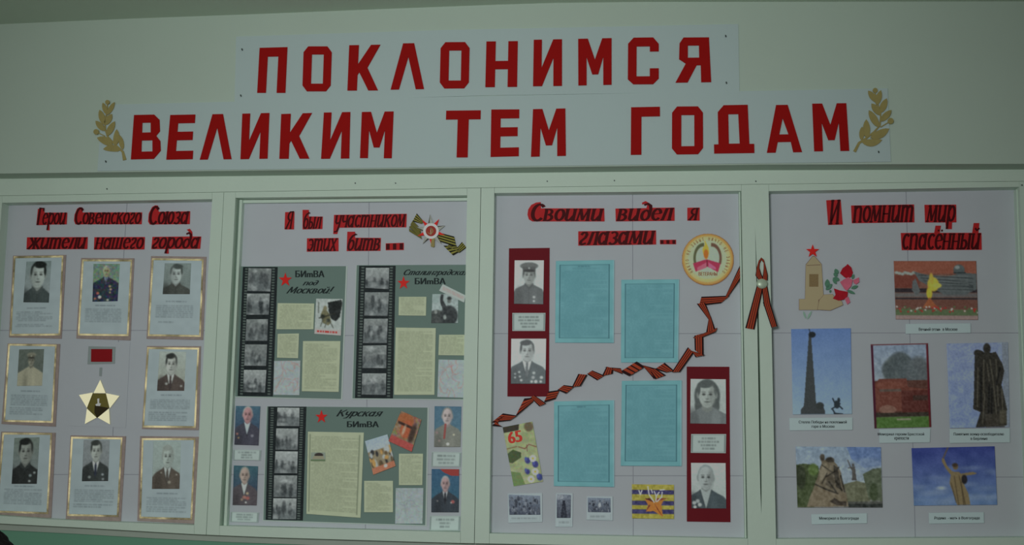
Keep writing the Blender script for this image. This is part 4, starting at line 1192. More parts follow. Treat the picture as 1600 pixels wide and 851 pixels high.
# flower card with 65
q = K(780, 655, 7.74)((42, 95), (400, 25), (530, 750), (175, 807))
cv = cvq(q, (140, 148, 112), 1.6)
cv.noise(10, 9)
cv.poly([(0, 0), (.55, 0), (.5, .1), (0, .1)], (52, 48, 40))
cv.ell(.85, .07, .15, .08, (92, 82, 66), 4)
cv.line(0, .37, .35, .36, 2, (110, 82, 58))
cv.line(.4, .37, .6, .42, 2.2, (110, 70, 58)); cv.line(.6, .42, .75, .36, 2, (110, 70, 58)); cv.line(.75, .36, .98, .42, 2, (110, 70, 58)); cv.line(.68, .36, .66, .47, 1.5, (100, 60, 55))
cv.poly([(0, .45), (.2, .4), (.45, .47), (.42, .55), (.1, .62), (0, .6)], (66, 78, 52))
cv.poly([(0, .75), (.3, .8), (.4, 1), (0, 1)], (98, 118, 76))
for x, y, r_ in ((.62, .62, .09), (.85, .7, .1), (.55, .8, .08), (.92, .92, .1)):
    cv.ell(x, y, r_, r_ * .55, (52, 58, 112), 3)
    cv.ell(x - .05, y - .03, r_ * .5, r_ * .4, (70, 80, 140), 2)
for x, y in ((.8, .82), (.62, .93), (.8, .6)):
    for k in range(8):
        a = k * math.pi / 4
        cv.ell(x + .07 * math.cos(a), y + .035 * math.sin(a), .045, .024, (190, 195, 180), 1.5)
    cv.ell(x, y, .035, .02, (170, 150, 60), 1.2)
cv.noise(8, 3, mono=False)
cv.blur(1)
fl = tag(sheet('greeting_card', q, cv, DB + .0045), 'tilted narrow card with red number 65, cornflowers and daisies', 'card')
text('number_print', '65', sub(q, .1, .1, .58, .29), DB + .0052, mat('number_red', (165, 45, 35), .5), fl, bold=.05)

# small monochrome photos on white cards
kk = K(760, 640, 4.03)
def crowd(cv, c0=40, c1=120, sky=.15):
    cv.grad(-.01, 1.01, (110, 120, 135), (62, 68, 82))
    r = np.random.RandomState(int(c0))
    for j in range(60):
        x, y = r.rand(), sky + (1 - sky) * r.rand()
        c = r.randint(25, 130)
        cv.ell(x, y, .02 + .03 * r.rand(), .05 + .09 * r.rand(), (c, c + 5, c + 16), 1.2, .75)
    cv.noise(12, 2)
def smallphoto(label, card, ph, fn):
    o = caption(label, kk(*card), [], name='small_photo_card', base=(146, 156, 160), framed=False, rows=0)
    o['category'] = 'photo'
    o['group'] = 'small monochrome photos'
    photo(None, kk(*ph), fn, 'photo_print', d=DB + .0048, parent=o)
    X0, X1, Y0, Y1 = card[0][0], card[1][0], ph[2][1] + 8, card[2][1] - 8
    cv = cvq(kk((X0 + 14, Y0), (X1 - 14, Y0), (X1 - 14, Y1), (X0 + 14, Y1)), (146, 156, 160), 1.5)
    cv.text(.05, .2, .9, .8, 1, (100, 108, 112), .6)
    cv.blur(1)
    sheet('handwritten_line', kk((X0 + 14, Y0), (X1 - 14, Y0), (X1 - 14, Y1), (X0 + 14, Y1)), cv, DB + .0047, o)
smallphoto('widest small monochrome crowd photo on white card, right below the flower card', [(134, 526), (352, 524), (352, 706), (138, 712)], [(140, 533), (338, 540), (340, 660), (145, 660)], lambda c: crowd(c, 41))
smallphoto('small upright monochrome photo, middle of three under the lower left turquoise sheet', [(438, 525), (545, 525), (542, 736), (434, 736)], [(443, 530), (533, 535), (530, 680), (443, 680)], lambda c: (c.grad(-.01, 1.01, (105, 112, 125), (58, 62, 74)), c.poly([(.42, .25), (.58, .25), (.75, 1), (.28, 1)], (38, 42, 54)), c.ell(.2, .1, .3, .12, (130, 136, 145), 3), c.noise(16, 3)))
smallphoto('smallest monochrome group photo on white card, between upright photo and star postcard', [(632, 545), (796, 545), (796, 697), (630, 692)], [(638, 552), (782, 555), (782, 645), (640, 643)], lambda c: (crowd(c, 77, sky=.2), c.ell(.52, .5, .06, .16, (150, 156, 162), 2)))

# star postcard
q = K(980, 750, 12.15)((88, 75), (888, 85), (888, 732), (93, 722))
cv = cvq(q, (146, 138, 62), 1.6)
for y0 in (.16, .48, .73):
    cv.rect(0, y0, 1, y0 + .13, (54, 52, 92))
cv.noise(16, 5)
cv.poly([(.3, .42), (.5, .5), (.78, .4), (.7, .6), (.74, .95), (.52, .78), (.33, .8), (.38, .6)], (165, 105, 48))
cv.poly([(.3, .42), (.52, .52), (.42, .4)], (72, 32, 34)); cv.poly([(.52, .52), (.74, .95), (.6, .72)], (96, 36, 30)); cv.poly([(.52, .52), (.86, .4), (.6, .4)], (120, 60, 48)); cv.poly([(.33, .8), (.45, .6), (.4, .6)], (96, 48, 40))
for a in ((.38, .06, .41, .3), (.41, .3, .53, .52), (.57, .5, .58, .34), (.58, .34, .53, .2), (.58, .34, .65, .22), (.6, .5, .71, .36), (.71, .36, .72, .22), (.2, .3, .17, .18), (.2, .3, .24, .18), (.46, .15, .49, .24), (.67, .16, .77, .15)):
    cv.line(*a, 2.2, (225, 225, 225))
cv.noise(8, 2)
cv.blur(1)
tag(sheet('postcard', q, cv, DB + .0045, None, GLOSS), 'yellow and blue striped postcard with a bronze star and white sprays', 'postcard')

# round emblem
kZ = K(1055, 350, 7.736)
q = kZ((78, 112), (706, 112), (706, 738), (78, 738))
cv = cvq(q, (160, 158, 112), 1.6)
R = np.hypot(cv.X - .5, cv.Y - .5) * 2
cv.mix(np.clip((R - .86) * 20, 0, 1), (164, 130, 72))
cv.mix(np.clip((R - .95) * 20, 0, 1), (128, 84, 52))
cv.mix(np.clip((.8 - R) * 12, 0, 1), (152, 161, 134))
cv.mix(np.clip((.56 - R) * 12, 0, 1), (146, 158, 144))
cv.mix(np.clip((cv.Y - .86) * 6, 0, 1) * (R < .86), (164, 158, 78))
for sx, c in ((-1, (80, 82, 58)), (1, (96, 70, 58))):
    r_ = np.abs(np.hypot((cv.X - .5 - sx * .08) / .17, (cv.Y - .48) / .26) - 1)
    cv.mix(np.clip((.17 - r_) * 14, 0, 1) * ((cv.X - .5) * sx > .07) * (cv.Y < .6), c)
cv.poly([(.22, .58), (.48, .5), (.75, .58), (.7, .75), (.5, .64), (.27, .74)], (150, 48, 74))
cv.poly([(.3, .66), (.48, .56), (.48, .66), (.3, .73)], (172, 88, 108)); cv.poly([(.52, .56), (.66, .66), (.66, .7), (.52, .66)], (178, 90, 120))
cv.line(.49, .52, .49, .64, 1.5, (70, 24, 32))
cv.poly([(.44, .12), (.52, .28), (.53, .38), (.49, .5), (.46, .5), (.41, .38), (.4, .3), (.45, .22)], (205, 150, 60))
cv.ell(.47, .4, .045, .09, (190, 96, 40), 2)
cv.noise(4, 2, mono=False)
cv.blur(1)
mk = (np.hypot(cv.X - .5, cv.Y - .5) <= .5)
em = tag(sheet('round_emblem', q, cv, DB + .0045, None, mask=mk), 'round yellow emblem with flame, wreath and crimson ribbon on the third board', 'emblem')
def ring_text(s, a0, a1, r_, parent, m, hgt):
    n_ = len(s)
    for i, ch in enumerate(s):
        if ch == ' ':
            continue
        a = math.radians(a0 + (a1 - a0) * i / (n_ - 1))
        cx, cy = 392 + r_ * math.sin(a), 425 - r_ * math.cos(a)
        tx, ty = math.cos(a), math.sin(a)
        ux, uy = math.sin(a), -math.cos(a)
        w2, h2_ = 8.5, hgt / 2
        qq = [(cx + tx * sx * w2 + ux * sy * h2_, cy + ty * sx * w2 + uy * sy * h2_) for sx, sy in ((-1, 1), (1, 1), (1, -1), (-1, -1))]
        text('ring_lettering', ch, kZ(*qq), DB + .0052, m, parent, bold=.03)
BR = mat('emblem_brown_ink', (120, 74, 52), .6)
ring_text('НИКТО НЕ ЗАБЫТ НИЧТО НЕ ЗАБЫТО', -128, 128, 248, em, BR, 42)
text('emblem_lettering', 'ВЕТЕРАНЫ', kZ((282, 578), (508, 578), (508, 622), (282, 622)), DB + .0052, BR, em, bold=.03)

# long striped ribbon
k6, k7, k8 = K(1060, 380, 4.255), K(760, 560, 7.09), K(920, 520, 8.42)
H_, L_ = .007, .002
segs = [
    seg(k6, (407, 150), (318, 342), (415, 235), (332, 352), H_, L_),
    seg(k6, (325, 348), (170, 354), (268, 398), (150, 412), L_, H_),
    seg(k6, (130, 412), (205, 512), (182, 404), (216, 490), H_, L_),
    seg(k6, (200, 508), (186, 582), (216, 488), (244, 570), L_, H_),
    seg(k6, (245, 566), (110, 620), (236, 592), (140, 632), H_, L_),
    seg(k6, (106, 622), (108, 700), (165, 612), (166, 736), L_, H_),
    seg(k6, (166, 738), (58, 705), (110, 752), (95, 720), H_, L_),
    seg(k8, (1285, 215), (1110, 485), (1362, 285), (1215, 487), L_, H_),
    seg(k8, (1112, 486), (1010, 400), (1000, 512), (882, 478), H_, L_),
    seg(k8, (1000, 545), (882, 470), (865, 597), (820, 520), L_, H_),
    seg(k8, (862, 462), (728, 428), (845, 592), (735, 460), L_, H_),
    seg(k8, (728, 436), (640, 380), (520, 560), (425, 512), H_, L_),
    seg(k8, (400, 462), (228, 450), (432, 535), (300, 480), L_, H_),
    seg(k8, (228, 452), (178, 552), (318, 468), (315, 526), H_, L_),
    seg(k8, (190, 552), (60, 497), (95, 612), (-12, 545), L_, H_),
    seg(k7, (1012, 182), (955, 300), (1112, 190), (1050, 290), L_, H_),
    seg(k7, (962, 306), (868, 294), (872, 382), (795, 350), H_, L_),
    seg(k7, (800, 348), (700, 362), (752, 448), (648, 480), L_, H_),
    seg(k7, (648, 486), (540, 412), (575, 518), (498, 440), H_, L_),
    seg(k7, (520, 432), (430, 440), (498, 492), (335, 632), L_, H_),
    seg(k7, (325, 628), (198, 608), (240, 685), (75, 705), H_, L_),
    seg(k7, (78, 695), (185, 640), (172, 752), (72, 742), L_, H_),
]
ribr = thing('striped_ribbon', 'long twisted orange and black striped ribbon running across the third board', 'ribbon', at(965, 600, DB))
OB_ = [(30, 12, 14), (128, 50, 30)]
rib(ribr, 'ribbon_band', segs, DB + .009, [0, 0, 1, 1, 0, 1, 1, 0, 1, 1, 0, 0], OB_)

# ribbon bow with a button, hung over the stiles
kW = K(1150, 380, 6.08)
bow = thing('ribbon_bow', 'small orange and black ribbon loop with grey button hanging on the case frame', 'ribbon', at(1190, 500, DFR))
rib(bow, 'ribbon_tail', [seg(kW, (192, 420), (98, 765), (252, 440), (183, 780), .006, .002)], DFR + .004, [0, 0, 1, 1, 0, 1, 1, 0, 1, 1, 0, 0], OB_)
rib(bow, 'ribbon_tail', [seg(kW, (245, 430), (262, 580), (300, 420), (330, 580), .006, .004), seg(kW, (262, 580), (328, 778), (330, 580), (386, 766), .004, .002)], DFR + .002, [0, 0, 1, 1, 0, 1, 1, 0, 1, 1, 0, 0], OB_)
def strip_(pts_a, pts_b, da, db):
    return (kW(*pts_a), kW(*pts_b), da, db)
rib(bow, 'ribbon_loop', [strip_([(212, 345), (184, 305), (196, 230), (215, 165), (240, 133)], [(265, 345), (240, 290), (222, 230), (225, 190), (240, 158)], .008, .004),
                         strip_([(240, 133), (265, 155), (285, 230), (302, 300), (300, 350)], [(240, 158), (262, 185), (262, 240), (255, 300), (245, 350)], .004, .009)], DFR + .004, [0, 0, 1, 1, 0, 1, 1, 0, 1, 1, 0, 0], OB_)
def dome(name, c, rx, ry, d, hgt, m, parent):
    V = [at(*c, d + hgt)]
    Fc = []
    n_ = 24
    for j in range(1, 5):
        a = j / 4 * math.pi / 2
        for i in range(n_):
            t = 2 * math.pi * i / n_
            V.append(at(c[0] + rx * math.sin(a) * math.cos(t), c[1] + ry * math.sin(a) * math.sin(t), d + hgt * math.cos(a)))
    for i in range(n_):
        Fc.append((0, 1 + (i + 1) % n_, 1 + i))
        for j in range(3):
            a = 1 + j * n_
            Fc.append((a + i, a + (i + 1) % n_, a + n_ + (i + 1) % n_, a + n_ + i))
    me = mesh(name, V, Fc)
    me.polygons.foreach_set('use_smooth', [True] * len(me.polygons))
    return link(name, me, m, parent)
dome('button', kW((247, 382))[0], 8.8, 7.9, DFR + .012, .006, M['pinbtn'], bow)

# ------------------------------------------------------------------ rightmost board
kY = K(1240, 370, 6.545)
mo = thing('monument_cutout', 'paper cut-out of a tan obelisk with red star and a hand offering flowers', 'decoration', at(*kY((250, 750))[0], DB))
def outlined(name, pts, c, d, m, grow=3.0):
    cx = sum(p[0] for p in pts) / len(pts)
    cy = sum(p[1] for p in pts) / len(pts)
    o = slab(name, kY(*pts), d, .0015, m, mo)
    big = [(cx + (x - cx) * (1 + grow / 70), cy + (y - cy) * (1 + grow / 70)) for x, y in pts]
    slab('outline', kY(*big), d - .0008, .001, M['edge'], o)
    return o
outlined('obelisk', [(195, 200), (215, 200), (285, 280), (305, 600), (270, 640), (118, 640), (126, 285)], None, DB + .005, M['tan'], 2)
slab('obelisk_band', kY((135, 288), (275, 282), (276, 287), (135, 293)), DB + .0056, .0005, M['edge'], mo)
slab('plaque', kY((160, 380), (253, 380), (253, 508), (160, 508)), DB + .0058, .0008, M['tan_dark'], mo)
outlined('plinth', [(58, 635), (255, 635), (250, 745), (58, 745)], None, DB + .0058, M['tan'], 2)
outlined('hand', [(262, 650), (310, 590), (400, 585), (430, 635), (490, 655), (505, 695), (375, 750), (245, 742)], None, DB + .0068, M['tan'], 2)
slab('red_star', kY(*star_pts(195, 145, 70, ys=1.0)), DB + .0075, .002, M['star'], mo)
MG = mat('leaf_green', (64, 98, 80), .6, noise=.2, nscale=80)
MR = mat('rose_red', (128, 16, 28), .6, noise=.25, nscale=70)
MPk = mat('rose_pink', (158, 78, 96), .6, noise=.2, nscale=70)
for a in ((450, 380, 425, 325, 45), (410, 370, 450, 400, 40), (470, 440, 400, 420, 45), (440, 480, 400, 430, 30), (345, 520, 345, 430, 50), (330, 540, 395, 480, 45), (360, 520, 320, 470, 30), (600, 430, 618, 380, 30), (545, 545, 630, 580, 30), (590, 525, 660, 500, 34), (380, 540, 370, 570, 22)):
    slab('leaf', kY(*leaf_poly(*a)), DB + .006 + .0003 * (int(a[0] + a[3]) % 7), .0008, MG, mo)
for a in ((100, 760, 125, 835, 22), (140, 840, 185, 755, 22)):
    slab('leaf', kY(*leaf_poly(*a)), DB + .005, .001, mat('pale_leaf', (110, 135, 122), .7), mo)
slab('rose', kY((475, 370), (500, 320), (540, 290), (552, 275), (590, 310), (606, 365), (590, 405), (550, 425), (520, 410)), DB + .0085, .002, MR, mo)
slab('rose', kY((475, 460), (520, 430), (560, 410), (605, 440), (590, 500), (545, 550), (520, 530)), DB + .0095, .002, MPk, mo)
slab('rose', kY((412, 525), (470, 545), (555, 560), (550, 605), (510, 640), (460, 650), (402, 628), (430, 590)), DB + .0105, .002, MR, mo)
slab('bud', kY((610, 440), (668, 412), (672, 460), (640, 485), (615, 470)), DB + .008, .002, MPk, mo)
slab('bud', kY((520, 625), (560, 610), (580, 665), (550, 690)), DB + .008, .002, MPk, mo)

GPH = 'captioned monument photos on the rightmost board'
def cap4(label, q, lines):
    caption(label, q, lines, base=(146, 160, 162), framed=False, rows=0, group='printed captions of the rightmost board')
# eternal flame
kk = K(1380, 280, 3.545)
def flame(c):
    c.a[:] = (108, 76, 66)
    c.noise(8, 4)
    c.rect(0, 0, 1, .22, (128, 78, 64))
    c.rect(0, .24, .3, .46, (104, 58, 50))
    for k in range(7):
        c.ell(.03 + .035 * k, .2 + .012 * (k % 3), .025, .025, (135, 142, 138), 1.5)
    c.rect(0, .47, 1, .54, (46, 40, 44)); c.rect(0, .55, 1, .62, (96, 92, 92)); c.rect(0, .63, 1, .66, (48, 44, 48))
    c.rect(0, .66, 1, .82, (100, 68, 60))
    c.poly([(.24, .18), (.4, .24), (.6, .28), (.85, .2), (1, .22), (1, .48), (.85, .58), (.6, .58), (.45, .45), (.3, .34)], (84, 90, 92))
    for k in range(6):
        c.line(.3 + k * .03, .24 + k * .05, .95, .3 + k * .045 + .03 * math.sin(k), 2, (52, 58, 60), .8)
        c.line(.4 + k * .03, .25 + k * .05, .9, .26 + k * .05, 1.4, (118, 124, 124), .6)
    c.ell(.79, .15, .068, .09, (78, 86, 88), 2); c.ell(.77, .11, .03, .03, (125, 132, 132), 2); c.rect(.72, .19, .87, .215, (50, 56, 58))
    c.poly([(.22, .35), (.26, .3), (.31, .52), (.26, .6), (.21, .5)], (88, 92, 94))
    c.ell(.47, .4, .07, .12, (186, 160, 66), 3); c.ell(.42, .55, .035, .1, (190, 160, 60), 2); c.ell(.45, .3, .025, .09, (180, 150, 66), 2); c.ell(.52, .42, .05, .04, (200, 178, 80), 2)
    c.poly([(.33, .8), (.42, .62), (.52, .8)], (140, 84, 58))
    c.rect(0, .83, 1, .93, (84, 98, 72))
    r = np.random.RandomState(3)
    for j in range(60):
        c.ell(r.rand(), .78 + .1 * r.rand(), .012, .016, [(150, 50, 46), (165, 165, 160), (76, 100, 66)][r.randint(3)], 1.2)
    c.rect(0, .93, 1, 1, (138, 118, 116))
    c.noise(7, 2.5)
    c.blur(1)
photo('photo of yellow flame before bronze banner and helmet on the rightmost board', kk((58, 452), (515, 452), (526, 778), (70, 775)), flame, 'monument_photo', GPH, 1.3)
cap4('printed caption Вечный огонь в Москве under the flame photo', kk((125, 800), (485, 797), (485, 850), (125, 856)), [('Вечный огонь  в Москве', 1435.5, 1496, 511.5, 516.5)])
kk = K(1200, 500, 4.48)
def obel(c):
    c.grad(-.01, 1.01, (88, 112, 158), (128, 150, 172))
    c.noise(3, 12)
    c.poly([(.3, .04), (.33, .06), (.4, .9), (.5, .88), (.55, .97), (.55, 1), (.13, 1), (.14, .94), (.19, .9)], (58, 62, 64))
    c.ell(.35, .07, .06, .035, (34, 38, 42), 1.5); c.line(.3, 0, .32, .05, 1.5, (34, 38, 42))
    c.ell(.46, .9, .07, .04, (52, 56, 56), 2)
    c.noise(5, 2)
    for a in ((.68, .82, .73, .9), (.66, .94, .8, .88), (.73, .85, .74, .9), (.68, .95, .72, 1), (.78, .9, .84, .94), (.7, .99, .84, 1)):
        c.line(*a, 3, (40, 48, 54))
    c.ell(.75, .89, .05, .045, (40, 48, 54), 1.5); c.ell(.78, .84, .025, .03, (40, 48, 54), 1.5)
    c.blur(1)
photo('tall photo of an obelisk against blue sky with a small rider statue', kk((162, 62), (580, 56), (588, 656), (174, 660)), obel, 'monument_photo', GPH, 1.4)
cap4('two-line printed caption Стелла Победы under the obelisk photo', kk((150, 685), (592, 680), (592, 768), (152, 772)), [('Стелла Победы на поклонной', 1248, 1323, 656.5, 662), ('горе в Москве', 1268, 1304, 663.5, 669)])
def fort(c):
    c.grad(-.01, .5, (122, 136, 156), (128, 138, 148))
    c.noise(12, 8)
    c.ell(.5, .3, .24, .2, (78, 86, 90), 5); c.ell(.82, .38, .22, .22, (88, 94, 98), 6); c.ell(.35, .33, .16, .16, (84, 92, 94), 5)
    for k in range(8):
        c.ell(.25 + .07 * k, .3 + .06 * math.sin(k * 2), .08, .07, (68 + k * 3, 76 + k * 3, 80 + k * 3), 4, .6)
    c.rect(0, .44, 1, .86, (80, 54, 48))
    c.poly([(.0, .5), (.12, .42), (.6, .42), (.62, .52), (.95, .55), (.96, .8), (0, .8)], (100, 60, 52))
    c.ell(.3, .5, .25, .05, (110, 68, 58), 2); c.rect(.12, .54, .5, .57, (88, 76, 70))
    c.rect(.5, .56, .96, .84, (80, 44, 40)); c.ell(.25, .78, .15, .05, (120, 90, 80), 2)
    c.rect(.7, .62, .96, .68, (62, 46, 42)); c.rect(0, .82, 1, .87, (52, 46, 40))
    c.rect(0, .87, 1, 1, (72, 100, 52)); c.rect(.4, .89, .65, .91, (130, 128, 110))
    c.noise(11, 3)
    c.rect(0, 0, .04, 1, (62, 24, 40)); c.rect(.965, 0, 1, 1, (84, 26, 34)); c.rect(0, 0, 1, .015, (100, 60, 62))
    c.blur(1)
photo('photo of red-brick fortress ruins with grey stone head monument behind', [(1360.3, 537.5), (1450, 535.7), (1455.2, 667), (1366.3, 669)], fort, 'monument_photo', GPH, 1.3)
cap4('two-line printed caption Мемориал героям under the fortress photo', [(1374, 670.5), (1454, 669), (1453, 691), (1374, 692)], [('Мемориал героям Брестской', 1371.5, 1444, 675.5, 681), ('крепости', 1397.5, 1420, 682.5, 688)])
def soldier(c):
    c.grad(-.01, 1.01, (124, 136, 168), (118, 134, 170))
    c.noise(9, 12)
    c.rect(.9, 0, 1, 1, (118, 124, 132), .8)
    dk = (48, 46, 42)
    c.ell(.655, .07, .06, .065, dk, 2)
    c.poly([(.46, .1), (.56, .09), (.62, .12), (.72, .12), (.8, .11), (.9, .25), (.93, .34), (.88, .5), (.96, .78), (.95, .98), (.43, 1), (.52, .82), (.4, .78), (.42, .6), (.44, .3)], dk)
    c.ell(.5, .12, .06, .04, dk, 2)
    for a in ((.6, .2, .58, .6), (.7, .2, .75, .5), (.8, .2, .82, .75), (.6, .6, .55, .95), (.75, .5, .8, .98), (.5, .3, .47, .75), (.65, .25, .68, .45), (.88, .55, .9, .95)):
        c.line(*a, 2.5, (88, 84, 74), .75)
    for a in ((.55, .3, .53, .8), (.68, .5, .64, .98), (.86, .3, .8, .5), (.72, .55, .7, .9)):
        c.line(*a, 3.5, (26, 26, 26), .8)
    c.rect(.6, .84, .92, 1, (62, 58, 52), .8); c.rect(.84, .8, .95, .96, (84, 80, 68), .7)
    c.noise(12, 2.5)
    c.blur(1)
photo('photo of a dark standing soldier statue with cape against pale blue sky', [(1479, 536.5), (1575, 534.5), (1577.5, 667), (1484.5, 668.5)], soldier, 'monument_photo', GPH, 1.3)
cap4('two-line printed caption Памятник воину under the soldier statue photo', [(1484, 670), (1578, 669), (1578, 691), (1484, 692)], [('Памятник воину-освободителю', 1490, 1568.5, 675.5, 681), ('в Берлине', 1516.5, 1543, 682.5, 688)])
kk = K(1200, 670, 4.7)
def mem(c):
    c.grad(-.01, .7, (122, 138, 156), (140, 152, 162))
    c.noise(10, 9)
    c.poly([(.6, 0), (1, 0), (1, .3), (.8, .35), (.65, .2)], (84, 106, 152), .8)
    c.ell(.85, .3, .2, .12, (118, 134, 158), 8, .6)
    c.poly([(0, .3), (.1, .28), (.26, .32), (.28, .7), (.2, 1), (0, 1)], (64, 74, 50))
    c.ell(.2, .38, .06, .1, (84, 102, 60), 3); c.ell(.05, .5, .06, .2, (50, 56, 42), 3)
    c.poly([(.55, .62), (.7, .56), (.82, .6), (.86, .9), (.58, .92)], (98, 100, 82))
    c.poly([(.78, .45), (.9, .36), (1, .34), (1, .9), (.84, .86)], (82, 90, 74))
    c.ell(.9, .75, .05, .15, (60, 70, 50), 3)
    c.rect(.55, .9, 1, .99, (78, 80, 76)); c.rect(.6, .94, 1, 1, (48, 52, 50))
    st = (104, 96, 82)
    c.poly([(.11, .99), (.15, .83), (.2, .67), (.22, .58), (.25, .5), (.27, .38), (.3, .27), (.285, .14), (.335, .125), (.335, .22), (.37, .2), (.44, .19), (.45, .25), (.48, .3), (.52, .4), (.54, .56), (.58, .76), (.6, .98)], st)
    c.poly([(.2, .67), (.25, .6), (.4, .76), (.56, .76), (.6, .98), (.11, .99), (.15, .83)], (112, 102, 86))
    c.ell(.4, .215, .05, .045, (56, 52, 46), 2); c.ell(.31, .18, .028, .06, (72, 66, 58), 2)
    c.poly([(.28, .38), (.34, .26), (.38, .3), (.34, .5), (.26, .6)], (122, 114, 98)); c.poly([(.44, .3), (.49, .34), (.5, .5), (.53, .72), (.46, .66), (.44, .45)], (58, 54, 48))
    c.poly([(.36, .52), (.43, .44), (.45, .6), (.42, .7), (.34, .62)], (84, 78, 68)); c.line(.3, .3, .42, .42, 2.5, (66, 62, 54)); c.line(.36, .44, .3, .6, 2.5, (60, 56, 48))
    for a in ((.22, .62, .34, .7), (.34, .7, .48, .77), (.34, .5, .44, .42), (.44, .42, .5, .34), (.52, .48, .56, .74), (.38, .58, .46, .74), (.46, .56, .53, .72)):
        c.line(*a, 3.2, (44, 42, 38), .8)
    c.poly([(.38, .9), (.44, .84), (.5, .9), (.58, .9), (.58, .97), (.46, .96)], (62, 56, 50))
    c.noise(13, 5)
    c.line(.608, .22, .645, .36, 2.2, (78, 76, 74)); c.line(.61, .35, .69, .33, 1.8, (78, 76, 74)); c.ell(.668, .3, .014, .028, (78, 76, 74), 1.2); c.poly([(.645, .34), (.69, .33), (.695, .42), (.705, .55), (.65, .55), (.655, .42)], (78, 76, 74))
    c.noise(9, 2.5)
    c.blur(1)
photo('wide photo of rocky stone memorial with small statue on a hill behind', kk((203, 128), (830, 133), (842, 576), (217, 576)), mem, 'monument_photo', GPH, 1.3)
cap4('printed caption card under the wide rocky memorial photo', kk((318, 625), (728, 618), (728, 692), (322, 700)), [('Мемориал в Волгограде', 1280, 1342, 807, 812.5)])
kk = K(1380, 670, 4.7)
def mother(c):
    c.grad(-.01, 1.01, (52, 62, 122), (92, 116, 152))
    c.noise(10, 14)
    r = np.random.RandomState(12)
    for j in range(26):
        x, y = r.rand(), .35 + .6 * r.rand()
        c.ell(x, y, .06 + .08 * r.rand(), .02 + .04 * r.rand(), (128, 144, 168), 7, .35)
    c.ell(.34, .7, .05, .03, (165, 175, 185), 4, .7)
    tn = (118, 104, 78)
    c.line(.44, 0, .38, .18, 3, (88, 78, 70))
    c.poly([(.36, .18), (.39, .2), (.42, .32), (.48, .42), (.56, .43), (.58, .46), (.72, .43), (.78, .46), (.73, .48), (.6, .5), (.6, .6), (.66, .8), (.68, 1), (.52, 1), (.48, .8), (.44, .62), (.46, .48), (.4, .36), (.36, .25)], tn)
    c.ell(.52, .34, .032, .05, (100, 86, 66), 1.5); c.ell(.515, .31, .035, .035, (62, 52, 44), 1.5)
    c.ell(.62, .56, .035, .08, (38, 36, 40), 2)
    for a in ((.5, .5, .54, 1), (.56, .5, .62, 1), (.46, .62, .51, .95), (.58, .6, .6, 1)):
        c.line(*a, 2, (68, 58, 44), .7)
    c.noise(5, 2)
    c.blur(1)
photo('photo of a robed statue with raised and outstretched arms against deep blue sky', kk((208, 140), (818, 126), (838, 556), (226, 562)), mother, 'monument_photo', GPH, 1.3)
cap4('printed caption card under the robed statue photo on the rightmost board', kk((335, 615), (740, 610), (742, 690), (338, 695)), [('Родина  - мать в Волгограде', 1460, 1531, 806.5, 812)])

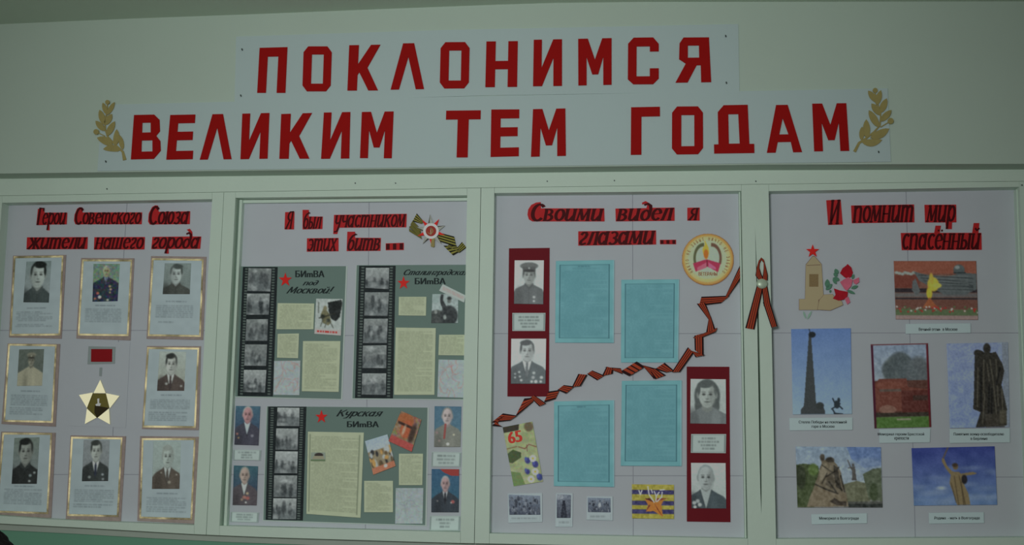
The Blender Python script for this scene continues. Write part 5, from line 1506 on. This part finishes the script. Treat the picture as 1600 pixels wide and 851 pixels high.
# ------------------------------------------------------------------ the child whose dark hair shows in the lower left corner
hp = at(-73, 909, 2.5)
fx, fy, hz = hp.x - .002, -2.5, hp.z - .022
per = thing('person', 'person with black hair, only the head top showing in lower left corner', 'person', (fx, fy, 0))
def skinned(name, pts, edges, radii, m):
    me = bpy.data.meshes.new(name)
    me.from_pydata([(fx + a, fy + b, c) for a, b, c in pts], edges, [])
    me.update()
    o = link(name, me, m, per)
    md = o.modifiers.new('skin', 'SKIN')
    for i, r_ in enumerate(radii):
        me.skin_vertices[0].data[i].radius = (r_, r_)
    me.skin_vertices[0].data[0].use_root = True
    md2 = o.modifiers.new('sub', 'SUBSURF')
    md2.levels = md2.render_levels = 2
    return o
def add_skin_layer(o):
    pass
def body():
    s = (hz + .11) / 1.40
    P = [(0, 0, .78 * s), (0, 0, .95 * s), (0, 0, 1.12 * s), (0, .0, 1.19 * s), (0, .01, 1.27 * s), (0, .015, 1.33 * s),
         (.15, 0, 1.10 * s), (.2, .02, .86 * s), (.2, .08, .66 * s), (-.15, 0, 1.10 * s), (-.2, .02, .86 * s), (-.2, .08, .66 * s),
         (.08, 0, .7 * s), (.09, .01, .4 * s), (.09, -.02, .07 * s), (.09, .12, .04), (-.08, 0, .7 * s), (-.09, .01, .4 * s), (-.09, -.02, .07 * s), (-.09, .12, .04)]
    E = [(0, 1), (1, 2), (2, 3), (3, 4), (4, 5), (2, 6), (6, 7), (7, 8), (2, 9), (9, 10), (10, 11), (0, 12), (12, 13), (13, 14), (14, 15), (0, 16), (16, 17), (17, 18), (18, 19)]
    Rr = [.12, .11, .11, .045, .075, .07, .05, .038, .028, .05, .038, .028, .075, .05, .035, .03, .075, .05, .035, .03]
    me = bpy.data.meshes.new('body')
    me.from_pydata([(fx + a, fy + b, c) for a, b, c in P], E, [])
    o = link('body', me, M['cloth'], per)
    md = o.modifiers.new('skin', 'SKIN')
    if not me.skin_vertices:
        bpy.context.view_layer.objects.active = o
        bpy.ops.mesh.customdata_skin_add()
    for i, r_ in enumerate(Rr):
        me.skin_vertices[0].data[i].radius = (r_, r_)
    me.skin_vertices[0].data[0].use_root = True
    md2 = o.modifiers.new('sub', 'SUBSURF')
    md2.levels = md2.render_levels = 2
body()
def ball(name, c, r_, m, jag=0.0, n_=40, zmin=None):
    V, Fc = [], []
    for j in range(n_ + 1):
        th = math.pi * j / n_
        for i in range(n_ * 2):
            ph = math.pi * i / n_
            rr = 1 + jag * (random.random() - .5)
            V.append((c[0] + r_[0] * rr * math.sin(th) * math.cos(ph), c[1] + r_[1] * rr * math.sin(th) * math.sin(ph), c[2] + r_[2] * rr * math.cos(th)))
    W2 = n_ * 2
    for j in range(n_):
        for i in range(W2):
            f = (j * W2 + i, (j + 1) * W2 + i, (j + 1) * W2 + (i + 1) % W2, j * W2 + (i + 1) % W2)
            if zmin is None or min(V[q_][2] for q_ in f) > zmin - .35 * max(0, -(V[f[0]][1] - c[1])):
                Fc.append(f)
    me = mesh(name, V, Fc)
    return link(name, me, m, per)
ball('head', (fx, fy + .01, hz - .015), (.072, .088, .105), M['skin'])
ball('hair', (fx, fy, hz), (.09, .10, .112), M['hair'], jag=.05, zmin=hz - .03)
ball('nose', (fx, fy + .098, hz - .03), (.011, .014, .018), M['skin'], n_=8)
ball('ear', (fx + .075, fy + .01, hz - .03), (.01, .02, .03), M['skin'], n_=8)
ball('ear', (fx - .075, fy + .01, hz - .03), (.01, .02, .03), M['skin'], n_=8)
